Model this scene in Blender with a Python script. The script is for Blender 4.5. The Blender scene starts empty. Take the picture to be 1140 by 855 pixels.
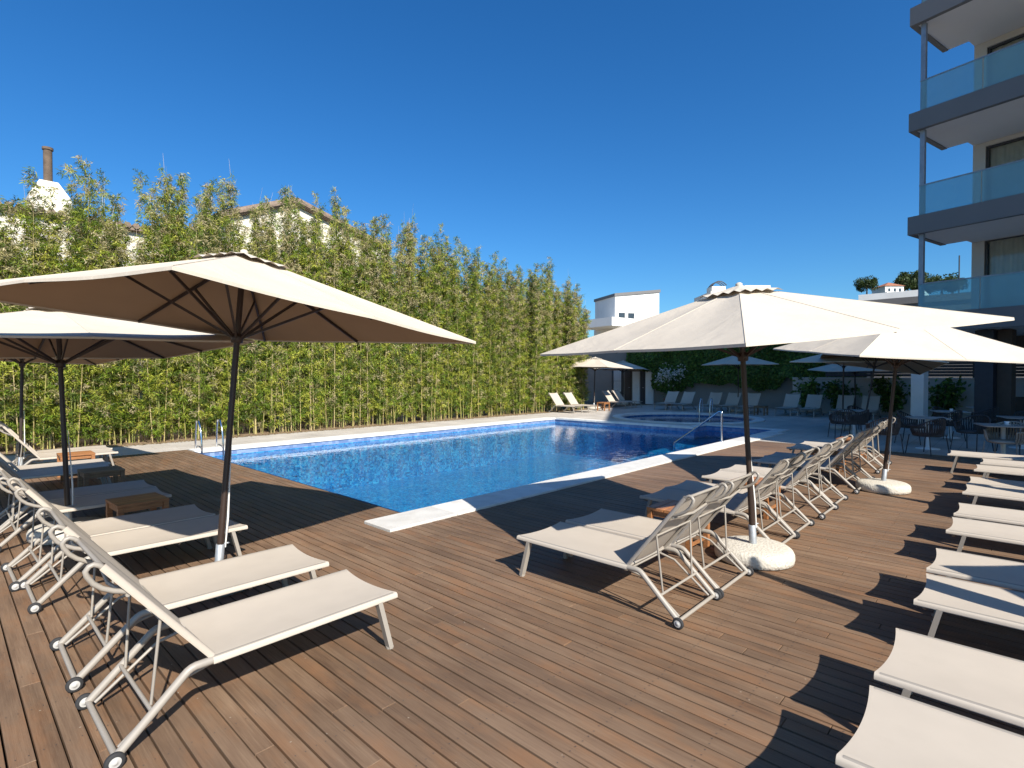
import bpy, bmesh, math, random
from math import sin, cos, pi, radians, sqrt, atan2
from mathutils import Vector, Matrix, noise

random.seed(7)
scene = bpy.context.scene
col = scene.collection

# ------------------------------------------------------------------ helpers
class MB:
    """collects shapes for ONE mesh object"""
    def __init__(s):
        s.v = []; s.f = []; s.sm = []; s.c = []; s.mi = []
    def add(s, vs, fs, smooth=False, c=None, mi=0):
        o = len(s.v); s.v += [tuple(p) for p in vs]
        for f in fs:
            s.f.append(tuple(i + o for i in f)); s.sm.append(smooth); s.c.append(c); s.mi.append(mi)
    def box(s, x0, y0, z0, x1, y1, z1, c=None, mi=0, bev=0.0):
        if bev <= 0:
            s.add([(x0,y0,z0),(x1,y0,z0),(x1,y1,z0),(x0,y1,z0),(x0,y0,z1),(x1,y0,z1),(x1,y1,z1),(x0,y1,z1)],
                  [(3,2,1,0),(4,5,6,7),(0,1,5,4),(1,2,6,5),(2,3,7,6),(3,0,4,7)], False, c, mi)
        else:
            b = bev; V = []
            for (z, k) in ((z0,b),(z0+b,0),(z1-b,0),(z1,b)):
                for (x, y, sx, sy) in ((x0,y0,1,1),(x1,y0,-1,1),(x1,y1,-1,-1),(x0,y1,1,-1)):
                    # chamfered plan corners
                    e = b + k
                    V.append((x+sx*e, y+sy*k, z) if sx*sy > 0 else (x+sx*k, y+sy*e, z))
                    V.append((x+sx*k, y+sy*e, z) if sx*sy > 0 else (x+sx*e, y+sy*k, z))
            # order each ring anticlockwise
            R = []
            for r in range(4):
                q = V[r*8:r*8+8]; cx = (x0+x1)/2; cy = (y0+y1)/2
                q.sort(key=lambda p: atan2(p[1]-cy, p[0]-cx)); R += q
            F = [tuple(range(7,-1,-1)), tuple(range(24,32))]
            for r in range(3):
                for i in range(8):
                    j = (i+1) % 8; F.append((r*8+i, r*8+j, r*8+8+j, r*8+8+i))
            s.add(R, F, False, c, mi)
    def obox(s, p0, p1, w, h, c=None, mi=0, up=(0,0,1)):
        p0 = Vector(p0); p1 = Vector(p1); d = (p1-p0).normalized(); u = Vector(up)
        if abs(d.dot(u)) > .98: u = Vector((1,0,0))
        sd = d.cross(u).normalized(); u2 = sd.cross(d).normalized()
        V = []
        for p in (p0, p1):
            for a, b in ((-1,-1),(1,-1),(1,1),(-1,1)): V.append(p + sd*(a*w/2) + u2*(b*h/2))
        s.add(V, [(3,2,1,0),(4,5,6,7),(0,1,5,4),(1,2,6,5),(2,3,7,6),(3,0,4,7)], False, c, mi)
    def tube(s, pts, r, n=8, closed=False, c=None, mi=0, flat=1.0):
        pts = [Vector(p) for p in pts]; m = len(pts)
        rs = r if isinstance(r, (list, tuple)) else [r]*m
        T = []
        for i in range(m):
            a = pts[i-1] if (i > 0 or closed) else pts[i]
            b = pts[(i+1) % m] if (i < m-1 or closed) else pts[i]
            T.append((b-a).normalized())
        u = Vector((0,0,1))
        if abs(T[0].dot(u)) > .95: u = Vector((1,0,0))
        u = (u - T[0]*u.dot(T[0])).normalized(); V = []
        for i in range(m):
            u = (u - T[i]*u.dot(T[i])).normalized(); w = T[i].cross(u)
            for k in range(n):
                a = 2*pi*k/n + pi/n
                V.append(pts[i] + (u*cos(a) + w*(sin(a)*flat))*rs[i])
        F = []
        for i in range(m if closed else m-1):
            j = (i+1) % m
            for k in range(n):
                l = (k+1) % n; F.append((i*n+k, i*n+l, j*n+l, j*n+k))
        s.add(V, F, n > 5, c, mi)
        if not closed:
            s.add(V[:n], [tuple(range(n-1,-1,-1))], False, c, mi); s.add(V[-n:], [tuple(range(n))], False, c, mi)
    def lathe(s, prof, n=32, c=None, mi=0, cx=0, cy=0, smooth=True, jit=None):
        V = []
        for (r, z) in prof:
            for k in range(n):
                a = 2*pi*k/n; q = 1 if jit is None else jit(a, z)
                V.append((cx + r*q*cos(a), cy + r*q*sin(a), z))
        F = []
        for i in range(len(prof)-1):
            for k in range(n):
                l = (k+1) % n; F.append((i*n+k, i*n+l, (i+1)*n+l, (i+1)*n+k))
        s.add(V, F, smooth, c, mi)
        s.add(V[:n], [tuple(range(n-1,-1,-1))], False, c, mi); s.add(V[-n:], [tuple(range(n))], False, c, mi)
    def mesh(s, name, mats):
        me = bpy.data.meshes.new(name); me.from_pydata(s.v, [], s.f)
        me.polygons.foreach_set('use_smooth', s.sm)
        if not isinstance(mats, (list, tuple)): mats = [mats]
        for m in mats: me.materials.append(m)
        if any(s.mi): me.polygons.foreach_set('material_index', s.mi)
        if any(x is not None for x in s.c):
            at = me.color_attributes.new('tint', 'FLOAT_COLOR', 'CORNER'); buf = []
            for f, c in zip(s.f, s.c):
                c = c or (1,1,1)
                if isinstance(c, (int, float)): c = (c, c, c)
                buf += [c[0], c[1], c[2], 1.0]*len(f)
            at.data.foreach_set('color', buf)
        me.update(); return me
    def build(s, name, mats, parent=None):
        o = bpy.data.objects.new(name, s.mesh(name, mats)); col.objects.link(o)
        if parent is not None: o.parent = parent
        return o

def empty(name, loc=(0,0,0), rz=0):
    o = bpy.data.objects.new(name, None); o.empty_display_size = .2
    col.objects.link(o); o.location = loc; o.rotation_euler = (0,0,rz); return o
def tag(o, label=None, cat=None, group=None, kind=None):
    if label: o['label'] = label
    if cat: o['category'] = cat
    if group: o['group'] = group
    if kind: o['kind'] = kind
    return o
KIDS = {}
def kids(o): return [c for c in bpy.data.objects if c.parent == o]
def copy_tree(o, parent=None):
    if o.name not in KIDS: KIDS[o.name] = kids(o)
    c = o.copy(); col.objects.link(c); c.parent = parent
    for ch in KIDS[o.name]: copy_tree(ch, c)
    return c

# ------------------------------------------------------------------ materials
def newmat(name):
    m = bpy.data.materials.new(name); m.use_nodes = True
    nt = m.node_tree; nt.nodes.clear()
    out = nt.nodes.new('ShaderNodeOutputMaterial')
    return m, nt, out
def N(nt, t, **k):
    n = nt.nodes.new(t)
    for a, b in k.items(): setattr(n, a, b)
    return n
def mat(name, base, rough=.6, metal=0, var=.12, scale=6, bump=.0, bscale=60, spec=.5, tint=False, trans=0.0, tcol=None, stretch=(1,1,1), obj=True, coat=0, dirt=None, dscale=1.5, damt=.5, wrinkle=None):
    m, nt, out = newmat(name); L = nt.links.new
    p = N(nt, 'ShaderNodeBsdfPrincipled'); p.inputs['Roughness'].default_value = rough
    p.inputs['Metallic'].default_value = metal; p.inputs['Specular IOR Level'].default_value = spec
    p.inputs['Coat Weight'].default_value = coat
    tc = N(nt, 'ShaderNodeTexCoord'); mp = N(nt, 'ShaderNodeMapping'); mp.inputs['Scale'].default_value = stretch
    L(tc.outputs['Object' if obj else 'Generated'], mp.inputs[0])
    nz = N(nt, 'ShaderNodeTexNoise'); nz.inputs['Scale'].default_value = scale; nz.inputs['Detail'].default_value = 6
    L(mp.outputs[0], nz.inputs['Vector'])
    mr = N(nt, 'ShaderNodeMapRange'); mr.inputs['From Min'].default_value = .3; mr.inputs['From Max'].default_value = .7
    mr.inputs['To Min'].default_value = 1-var; mr.inputs['To Max'].default_value = 1+var
    L(nz.outputs['Fac'], mr.inputs['Value'])
    mx = N(nt, 'ShaderNodeMix', data_type='RGBA', blend_type='MULTIPLY'); mx.inputs[0].default_value = 1
    mx.inputs[6].default_value = (*base, 1); L(mr.outputs[0], mx.inputs[7]); c = mx.outputs[2]
    if dirt:
        n2 = N(nt, 'ShaderNodeTexNoise'); n2.inputs['Scale'].default_value = dscale; n2.inputs['Detail'].default_value = 8; n2.inputs['Roughness'].default_value = .65
        L(mp.outputs[0], n2.inputs['Vector'])
        r2 = N(nt, 'ShaderNodeMapRange'); r2.inputs['From Min'].default_value = .5; r2.inputs['From Max'].default_value = .72; r2.inputs['To Max'].default_value = damt
        L(n2.outputs['Fac'], r2.inputs['Value'])
        m2 = N(nt, 'ShaderNodeMix', data_type='RGBA'); L(r2.outputs[0], m2.inputs[0]); L(c, m2.inputs[6]); m2.inputs[7].default_value = (*dirt, 1); c = m2.outputs[2]
    if tint:
        a = N(nt, 'ShaderNodeAttribute', attribute_name='tint')
        m3 = N(nt, 'ShaderNodeMix', data_type='RGBA', blend_type='MULTIPLY'); m3.inputs[0].default_value = 1
        L(c, m3.inputs[6]); L(a.outputs['Color'], m3.inputs[7]); c = m3.outputs[2]
    L(c, p.inputs['Base Color'])
    if bump:
        n4 = N(nt, 'ShaderNodeTexNoise'); n4.inputs['Scale'].default_value = bscale; n4.inputs['Detail'].default_value = 4
        L(mp.outputs[0], n4.inputs['Vector']); b = N(nt, 'ShaderNodeBump'); b.inputs['Strength'].default_value = bump; b.inputs['Distance'].default_value = .02
        L(n4.outputs['Fac'], b.inputs['Height']); L(b.outputs[0], p.inputs['Normal'])
        if wrinkle:
            n5 = N(nt, 'ShaderNodeTexNoise'); n5.inputs['Scale'].default_value = wrinkle[0]; n5.inputs['Detail'].default_value = 3; n5.inputs['Distortion'].default_value = 1.2
            m5 = N(nt, 'ShaderNodeMapping'); m5.inputs['Scale'].default_value = wrinkle[2]; L(tc.outputs['Object'], m5.inputs[0]); L(m5.outputs[0], n5.inputs['Vector'])
            b5 = N(nt, 'ShaderNodeBump'); b5.inputs['Strength'].default_value = wrinkle[1]; b5.inputs['Distance'].default_value = .03
            L(n5.outputs['Fac'], b5.inputs['Height']); L(b5.outputs[0], b.inputs['Normal'])
    s = p.outputs[0]
    if trans > 0:
        t = N(nt, 'ShaderNodeBsdfTranslucent')
        if tcol: t.inputs['Color'].default_value = (*tcol, 1)
        else: L(c, t.inputs['Color'])
        ms = N(nt, 'ShaderNodeMixShader'); ms.inputs[0].default_value = trans
        L(s, ms.inputs[1]); L(t.outputs[0], ms.inputs[2]); s = ms.outputs[0]
    L(s, out.inputs[0]); return m

M = {}
M['fabric'] = mat('sling_mesh_fabric', (.53,.465,.39), .75, var=.04, scale=3, bump=.15, bscale=400, spec=.2, trans=.12, dirt=(.46,.40,.33), dscale=2.4, damt=.4)
M['frame'] = mat('taupe_powder_coat', (.30,.268,.23), .45, var=.05, scale=8)
M['tyre'] = mat('black_rubber', (.025,.025,.027), .8, var=.2)
M['hubcap'] = mat('grey_plastic', (.45,.44,.42), .45)
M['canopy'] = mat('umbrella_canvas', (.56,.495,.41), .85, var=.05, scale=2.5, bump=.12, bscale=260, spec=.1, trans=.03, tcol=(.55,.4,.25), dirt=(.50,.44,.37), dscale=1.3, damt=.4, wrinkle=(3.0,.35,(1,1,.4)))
M['shaded_underside'] = mat('umbrella_shaded_underside', (.34,.235,.15), .9, var=.05, scale=2.5, spec=.05)  # underside of the canvas, with the shade beneath it put into the colour
M['wood_pole'] = mat('dark_wood_pole', (.035,.02,.014), .5, var=.3, scale=8, stretch=(1,1,.1))
M['rib'] = mat('dark_wood_rib', (.035,.021,.016), .5, var=.3)
M['steel'] = mat('brushed_steel', (.6,.6,.6), .28, metal=1, var=.06)
M['zinc'] = mat('zinc_sleeve', (.42,.44,.46), .5, metal=.6, var=.15, scale=20)
M['strap'] = mat('white_strap', (.7,.68,.64), .8)
M['teak'] = mat('teak_wood', (.34,.145,.055), .5, var=.3, scale=7, stretch=(1,8,8), bump=.1, bscale=40, tint=True)
M['teak_old'] = mat('grey_teak_wood', (.20,.13,.075), .6, var=.3, scale=7, stretch=(1,8,8), bump=.1, bscale=40, tint=True)
M['steelrail'] = mat('polished_rail', (.75,.76,.78), .15, metal=1, var=.02)
M['blackrope'] = mat('dark_rope', (.06,.05,.045), .8, var=.3)
M['rope'] = mat('taupe_rope', (.33,.29,.24), .8, var=.15)
M['tabletop'] = mat('table_laminate', (.30,.28,.26), .35)
M['darkmetal'] = mat('dark_metal', (.04,.04,.045), .45)
M['whitepaint'] = mat('white_paint', (.78,.77,.74), .7, var=.04, scale=1, bump=.1, bscale=30, dirt=(.55,.52,.46), dscale=.6, damt=.3)
M['cream'] = mat('cream_render', (.74,.68,.58), .85, var=.06, scale=1.2, bump=.2, bscale=20, dirt=(.5,.44,.36), dscale=.7, damt=.5)
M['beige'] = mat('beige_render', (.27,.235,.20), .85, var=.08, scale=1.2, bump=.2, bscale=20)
M['rooftile'] = mat('roof_tiles', (.20,.145,.11), .8, var=.3, scale=9)
M['darkroof'] = mat('grey_fascia', (.15,.145,.145), .6, var=.05, scale=.8)
M['soffit'] = mat('soffit_render', (.78,.73,.68), .8, var=.03, scale=.5)
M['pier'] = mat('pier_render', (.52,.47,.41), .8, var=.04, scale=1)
M['postgrey'] = mat('grey_post', (.27,.30,.34), .4, metal=.3)
M['curtain'] = mat('curtain_cloth', (.80,.76,.66), .9, var=.06, trans=.1)
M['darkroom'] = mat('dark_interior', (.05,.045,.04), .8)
M['charcoal'] = mat('charcoal_panel', (.03,.032,.04), .5)
M['brownpanel'] = mat('brown_panel', (.07,.045,.03), .6)
M['slat'] = mat('dark_slat', (.045,.04,.038), .6)
M['terracotta'] = mat('terracotta', (.32,.13,.07), .8, var=.15)
M['soil'] = mat('soil_litter', (.22,.15,.09), .95, var=.45, scale=14, bump=.8, bscale=25)
M['under'] = mat('dark_subfloor', (.02,.017,.015), .95)
M['stone'] = mat('pale_stone_paving', (.56,.51,.44), .8, var=.07, scale=2, bump=.12, bscale=50, dirt=(.42,.38,.32), dscale=.8, damt=.4, tint=True)
M['coping'] = mat('white_coping_stone', (.66,.64,.60), .75, var=.07, scale=4, bump=.2, bscale=90, dirt=(.48,.45,.40), dscale=3, damt=.5, tint=True)
M['terrain'] = mat('dry_earth', (.18,.15,.10), .95, var=.3, scale=.2)
M['hillmat'] = mat('hill_scrub', (.07,.085,.035), .95, var=.4, scale=.15)
M['leaf'] = mat('leaf', (1,1,1), .5, var=.1, tint=True, trans=.32, spec=.35, scale=1)
M['culm'] = mat('bamboo_culm', (1,1,1), .5, var=.25, scale=5, tint=True)
M['bark'] = mat('bark', (.12,.085,.06), .9, var=.3)
M['flower'] = mat('white_flower', (.75,.72,.68), .8, trans=.3)
M['porcelain'] = mat('porcelain', (.75,.75,.75), .2)
M['windowdark'] = mat('dark_window_glass', (.03,.035,.045), .08, spec=.8)

# terrazzo base
def terrazzo():
    m, nt, out = newmat('terrazzo_concrete'); L = nt.links.new
    p = N(nt, 'ShaderNodeBsdfPrincipled'); p.inputs['Roughness'].default_value = .9
    tc = N(nt, 'ShaderNodeTexCoord'); v = N(nt, 'ShaderNodeTexVoronoi'); v.inputs['Scale'].default_value = 42
    L(tc.outputs['Object'], v.inputs['Vector'])
    n = N(nt, 'ShaderNodeTexNoise'); n.inputs['Scale'].default_value = 30; L(tc.outputs['Object'], n.inputs['Vector'])
    cr = N(nt, 'ShaderNodeValToRGB'); e = cr.color_ramp.elements
    e[0].position = .0; e[0].color = (.14,.11,.08,1); e[1].position = .30; e[1].color = (.55,.51,.44,1)
    L(v.outputs['Distance'], cr.inputs[0])
    cr2 = N(nt, 'ShaderNodeValToRGB'); cr2.color_ramp.elements[0].position = .46; cr2.color_ramp.elements[1].position = .56
    L(n.outputs['Fac'], cr2.inputs[0])
    mx = N(nt, 'ShaderNodeMix', data_type='RGBA'); L(cr2.outputs[0], mx.inputs[0]); mx.inputs[6].default_value = (.52,.48,.41,1); L(cr.outputs[0], mx.inputs[7])
    L(mx.outputs[2], p.inputs['Base Color'])
    b = N(nt, 'ShaderNodeBump'); b.inputs['Strength'].default_value = .5; b.inputs['Distance'].default_value = .01
    L(v.outputs['Distance'], b.inputs['Height']); L(b.outputs[0], p.inputs['Normal'])
    L(p.outputs[0], out.inputs[0]); return m
M['terrazzo'] = terrazzo()

def deckmat():
    m, nt, out = newmat('weathered_deck_wood'); L = nt.links.new
    p = N(nt, 'ShaderNodeBsdfPrincipled'); p.inputs['Specular IOR Level'].default_value = .35
    tc = N(nt, 'ShaderNodeTexCoord'); at = N(nt, 'ShaderNodeAttribute', attribute_name='tint')
    sx = N(nt, 'ShaderNodeSeparateColor'); L(at.outputs['Color'], sx.inputs[0])
    # offset the grain per board by the random value in B
    cmb = N(nt, 'ShaderNodeCombineXYZ'); mm = N(nt, 'ShaderNodeMath', operation='MULTIPLY'); mm.inputs[1].default_value = 60
    L(sx.outputs[2], mm.inputs[0]); L(mm.outputs[0], cmb.inputs[1]); L(mm.outputs[0], cmb.inputs[2])
    va = N(nt, 'ShaderNodeVectorMath', operation='ADD'); L(tc.outputs['Object'], va.inputs[0]); L(cmb.outputs[0], va.inputs[1])
    mp = N(nt, 'ShaderNodeMapping'); mp.inputs['Scale'].default_value = (110, 3.5, 1); L(va.outputs[0], mp.inputs[0])
    g = N(nt, 'ShaderNodeTexNoise'); g.inputs['Scale'].default_value = 1; g.inputs['Detail'].default_value = 8; g.inputs['Roughness'].default_value = .7; L(mp.outputs[0], g.inputs['Vector'])
    mp2 = N(nt, 'ShaderNodeMapping'); mp2.inputs['Scale'].default_value = (9, 1.6, 1); L(va.outputs[0], mp2.inputs[0])
    g2 = N(nt, 'ShaderNodeTexNoise'); g2.inputs['Scale'].default_value = 1; g2.inputs['Detail'].default_value = 6; L(mp2.outputs[0], g2.inputs['Vector'])
    g3 = N(nt, 'ShaderNodeTexNoise'); g3.inputs['Scale'].default_value = .55; g3.inputs['Detail'].default_value = 5; L(tc.outputs['Object'], g3.inputs['Vector'])
    cr = N(nt, 'ShaderNodeValToRGB'); e = cr.color_ramp.elements
    e[0].position = .30; e[0].color = (.075,.040,.023,1); e[1].position = .74; e[1].color = (.275,.183,.115,1)
    k = e.new(.5); k.color = (.165,.102,.062,1)
    ad = N(nt, 'ShaderNodeMath', operation='ADD'); h1 = N(nt, 'ShaderNodeMath', operation='MULTIPLY'); h1.inputs[1].default_value = .5
    h2 = N(nt, 'ShaderNodeMath', operation='MULTIPLY'); h2.inputs[1].default_value = .5
    L(g.outputs['Fac'], h1.inputs[0]); L(g2.outputs['Fac'], h2.inputs[0]); L(h1.outputs[0], ad.inputs[0]); L(h2.outputs[0], ad.inputs[1])
    L(ad.outputs[0], cr.inputs[0])
    # per board brightness (R) and greyness (G)
    mx = N(nt, 'ShaderNodeMix', data_type='RGBA', blend_type='MULTIPLY'); mx.inputs[0].default_value = 1
    cb = N(nt, 'ShaderNodeCombineColor'); [L(sx.outputs[0], cb.inputs[i]) for i in range(3)]
    L(cr.outputs[0], mx.inputs[6]); L(cb.outputs[0], mx.inputs[7])
    m2 = N(nt, 'ShaderNodeMix', data_type='RGBA'); L(sx.outputs[1], m2.inputs[0]); L(mx.outputs[2], m2.inputs[6]); m2.inputs[7].default_value = (.19,.128,.085,1)
    # worn patches
    r3 = N(nt, 'ShaderNodeMapRange'); r3.inputs['From Min'].default_value = .35; r3.inputs['From Max'].default_value = .65; r3.inputs['To Min'].default_value = .82; r3.inputs['To Max'].default_value = 1.15
    L(g3.outputs['Fac'], r3.inputs['Value']); r3.clamp = False
    m3 = N(nt, 'ShaderNodeMix', data_type='RGBA', blend_type='MULTIPLY'); m3.inputs[0].default_value = 1; L(m2.outputs[2], m3.inputs[6]); L(r3.outputs[0], m3.inputs[7])
    mp5 = N(nt, 'ShaderNodeMapping'); mp5.inputs['Scale'].default_value = (3.2, 1.1, 1); L(va.outputs[0], mp5.inputs[0])
    g5 = N(nt, 'ShaderNodeTexNoise'); g5.inputs['Scale'].default_value = 1.6; g5.inputs['Detail'].default_value = 7; g5.inputs['Roughness'].default_value = .65; L(mp5.outputs[0], g5.inputs['Vector'])
    r5 = N(nt, 'ShaderNodeMapRange'); r5.inputs['From Min'].default_value = .48; r5.inputs['From Max'].default_value = .68; r5.inputs['To Max'].default_value = .6; L(g5.outputs['Fac'], r5.inputs['Value'])
    m5 = N(nt, 'ShaderNodeMix', data_type='RGBA'); L(r5.outputs[0], m5.inputs[0]); L(m3.outputs[2], m5.inputs[6]); m5.inputs[7].default_value = (.23,.115,.055,1); m3 = m5
    # small pale specks (worn knots, grit)
    vo = N(nt, 'ShaderNodeTexVoronoi'); vo.inputs['Scale'].default_value = 7; L(tc.outputs['Object'], vo.inputs['Vector'])
    lt = N(nt, 'ShaderNodeMath', operation='LESS_THAN'); lt.inputs[1].default_value = .035; L(vo.outputs['Distance'], lt.inputs[0])
    m4 = N(nt, 'ShaderNodeMix', data_type='RGBA'); L(lt.outputs[0], m4.inputs[0]); L(m3.outputs[2], m4.inputs[6]); m4.inputs[7].default_value = (.30,.24,.18,1)
    L(m4.outputs[2], p.inputs['Base Color'])
    rr = N(nt, 'ShaderNodeMapRange'); rr.inputs['To Min'].default_value = .5; rr.inputs['To Max'].default_value = .8; L(g2.outputs['Fac'], rr.inputs['Value']); L(rr.outputs[0], p.inputs['Roughness'])
    b = N(nt, 'ShaderNodeBump'); b.inputs['Strength'].default_value = .9; b.inputs['Distance'].default_value = .006; L(ad.outputs[0], b.inputs['Height']); L(b.outputs[0], p.inputs['Normal'])
    L(p.outputs[0], out.inputs[0]); return m
M['deck'] = deckmat()

def mosaic(name, c0, c1, c2, tile=.05, grout=(.15,.25,.45)):
    m, nt, out = newmat(name); L = nt.links.new
    p = N(nt, 'ShaderNodeBsdfPrincipled'); p.inputs['Roughness'].default_value = .35
    tc = N(nt, 'ShaderNodeTexCoord'); sc = N(nt, 'ShaderNodeVectorMath', operation='SCALE'); sc.inputs['Scale'].default_value = 1/tile
    L(tc.outputs['Object'], sc.inputs[0]); fl = N(nt, 'ShaderNodeVectorMath', operation='FLOOR')
    ofs = N(nt, 'ShaderNodeVectorMath', operation='ADD'); ofs.inputs[1].default_value = (.013,.017,.23); L(sc.outputs[0], ofs.inputs[0]); L(ofs.outputs[0], fl.inputs[0])
    wn = N(nt, 'ShaderNodeTexWhiteNoise'); wn.noise_dimensions = '3D'; L(fl.outputs[0], wn.inputs['Vector'])
    nz = N(nt, 'ShaderNodeTexNoise'); nz.inputs['Scale'].default_value = 2.3; nz.inputs['Detail'].default_value = 5; L(tc.outputs['Object'], nz.inputs['Vector'])
    nm = N(nt, 'ShaderNodeMath', operation='MULTIPLY_ADD'); nm.inputs[1].default_value = .5; L(nz.outputs['Fac'], nm.inputs[0])
    wm = N(nt, 'ShaderNodeMath', operation='MULTIPLY'); wm.inputs[1].default_value = .55; L(wn.outputs['Value'], wm.inputs[0]); L(wm.outputs[0], nm.inputs[2])
    cr = N(nt, 'ShaderNodeValToRGB'); e = cr.color_ramp.elements; e[0].position = .2; e[0].color = (*c0,1); e[1].position = .85; e[1].color = (*c2,1); k = e.new(.5); k.color = (*c1,1)
    L(nm.outputs[0], cr.inputs[0]); L(cr.outputs[0], p.inputs['Base Color']); L(p.outputs[0], out.inputs[0]); return m
M['mosaic'] = mosaic('blue_pool_mosaic', (.003,.12,.33), (.006,.21,.49), (.06,.40,.66))
M['band'] = mosaic('lavender_tile_band', (.10,.16,.31), (.14,.21,.38), (.22,.30,.46), .1)
M['bluetile'] = mosaic('blue_rim_tile', (.02,.08,.22), (.04,.13,.32), (.10,.23,.42), .06)
M['steptile'] = mosaic('white_rim_tile', (.5,.52,.6), (.6,.63,.7), (.75,.76,.8), .12)

def watermat():
    m, nt, out = newmat('pool_water'); L = nt.links.new
    tr = N(nt, 'ShaderNodeBsdfTransparent'); tr.inputs[0].default_value = (.68,.92,.97,1)
    gl = N(nt, 'ShaderNodeBsdfGlossy'); gl.inputs['Roughness'].default_value = .03; gl.inputs['Color'].default_value = (1,1,1,1)
    tc = N(nt, 'ShaderNodeTexCoord')
    n1 = N(nt, 'ShaderNodeTexNoise'); n1.inputs['Scale'].default_value = 5.5; n1.inputs['Detail'].default_value = 3; n1.inputs['Distortion'].default_value = .6
    n2 = N(nt, 'ShaderNodeTexNoise'); n2.inputs['Scale'].default_value = 1.3; n2.inputs['Detail'].default_value = 2
    L(tc.outputs['Object'], n1.inputs['Vector']); L(tc.outputs['Object'], n2.inputs['Vector'])
    a = N(nt, 'ShaderNodeMath', operation='ADD'); L(n1.outputs['Fac'], a.inputs[0]); L(n2.outputs['Fac'], a.inputs[1])
    b = N(nt, 'ShaderNodeBump'); b.inputs['Strength'].default_value = .16; b.inputs['Distance'].default_value = .03; L(a.outputs[0], b.inputs['Height'])
    L(b.outputs[0], gl.inputs['Normal'])
    fr = N(nt, 'ShaderNodeFresnel'); fr.inputs['IOR'].default_value = 1.26; L(b.outputs[0], fr.inputs['Normal'])
    ms = N(nt, 'ShaderNodeMixShader'); L(fr.outputs[0], ms.inputs[0]); L(tr.outputs[0], ms.inputs[1]); L(gl.outputs[0], ms.inputs[2])
    L(ms.outputs[0], out.inputs[0]); return m
M['water'] = watermat()
def glassmat(name, tint, refl=1.5, frost=0.0, fc=(.3,.5,.55)):
    m, nt, out = newmat(name); L = nt.links.new
    tr = N(nt, 'ShaderNodeBsdfTransparent'); tr.inputs[0].default_value = (*tint,1)
    gl = N(nt, 'ShaderNodeBsdfGlossy'); gl.inputs['Roughness'].default_value = .04
    fr = N(nt, 'ShaderNodeFresnel'); fr.inputs['IOR'].default_value = refl
    ms = N(nt, 'ShaderNodeMixShader'); L(fr.outputs[0], ms.inputs[0])
    s = tr.outputs[0]
    if frost:
        d = N(nt, 'ShaderNodeBsdfDiffuse'); d.inputs[0].default_value = (*fc,1)
        nz = N(nt, 'ShaderNodeTexNoise'); nz.inputs['Scale'].default_value = 1.5; tc = N(nt, 'ShaderNodeTexCoord'); L(tc.outputs['Object'], nz.inputs['Vector'])
        mr = N(nt, 'ShaderNodeMapRange'); mr.inputs['To Min'].default_value = frost*.85; mr.inputs['To Max'].default_value = frost*1.1; L(nz.outputs['Fac'], mr.inputs['Value'])
        m0 = N(nt, 'ShaderNodeMixShader'); L(mr.outputs[0], m0.inputs[0]); L(s, m0.inputs[1]); L(d.outputs[0], m0.inputs[2]); s = m0.outputs[0]
    L(s, ms.inputs[1]); L(gl.outputs[0], ms.inputs[2]); L(ms.outputs[0], out.inputs[0]); return m
M['railglass'] = glassmat('aqua_rail_glass', (.66,.88,.92), 1.42, .42, (.34,.56,.62))
M['winglass'] = glassmat('window_glass', (.88,.9,.9), 1.5)

# ------------------------------------------------------------------ camera, sun, sky
cam = bpy.data.cameras.new('camera'); cob = bpy.data.objects.new('camera', cam); col.objects.link(cob)
cam.sensor_width = 36; cam.lens = 36*601/1140; cam.clip_end = 3000; cam.clip_start = .05
cob.location = (0,0,1.75); cob.rotation_euler = (radians(90-.9), 0, radians(43.1-90)); scene.camera = cob

AZ, EL = 72.5, 38.9          # heading the light travels (from +X towards +Y), height above horizon
d = Vector((cos(radians(AZ))*cos(radians(EL)), sin(radians(AZ))*cos(radians(EL)), -sin(radians(EL))))
sun = bpy.data.lights.new('sun', 'SUN'); so = bpy.data.objects.new('sun', sun); col.objects.link(so)
sun.energy = 5.0; sun.angle = radians(.5); sun.color = (1,.94,.84)
so.rotation_euler = (-d).to_track_quat('Z', 'Y').to_euler()
w = bpy.data.worlds.new('World'); scene.world = w; w.use_nodes = True; nt = w.node_tree
bg = nt.nodes['Background']; sky = nt.nodes.new('ShaderNodeTexSky'); sky.sky_type = 'NISHITA'; sky.sun_disc = False
sky.sun_elevation = radians(EL)
sd = -d; sky.sun_rotation = atan2(sd.x, sd.y)
sky.altitude = 0; sky.air_density = 1.0; sky.dust_density = .9; sky.ozone_density = 3.0
hs = nt.nodes.new('ShaderNodeHueSaturation'); hs.inputs['Saturation'].default_value = 1.3; hs.inputs['Value'].default_value = 1
nt.links.new(sky.outputs[0], hs.inputs['Color']); gn = nt.nodes.new('ShaderNodeMix'); gn.data_type = 'RGBA'; gn.blend_type = 'MULTIPLY'; gn.inputs[0].default_value = 1; gn.inputs[7].default_value = (.78,1.24,1.52,1)
nt.links.new(hs.outputs[0], gn.inputs[6]); nt.links.new(gn.outputs[2], bg.inputs[0]); bg.inputs[1].default_value = .062
scene.view_settings.view_transform = 'Standard'; scene.view_settings.look = 'None'; scene.view_settings.exposure = .72

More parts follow.
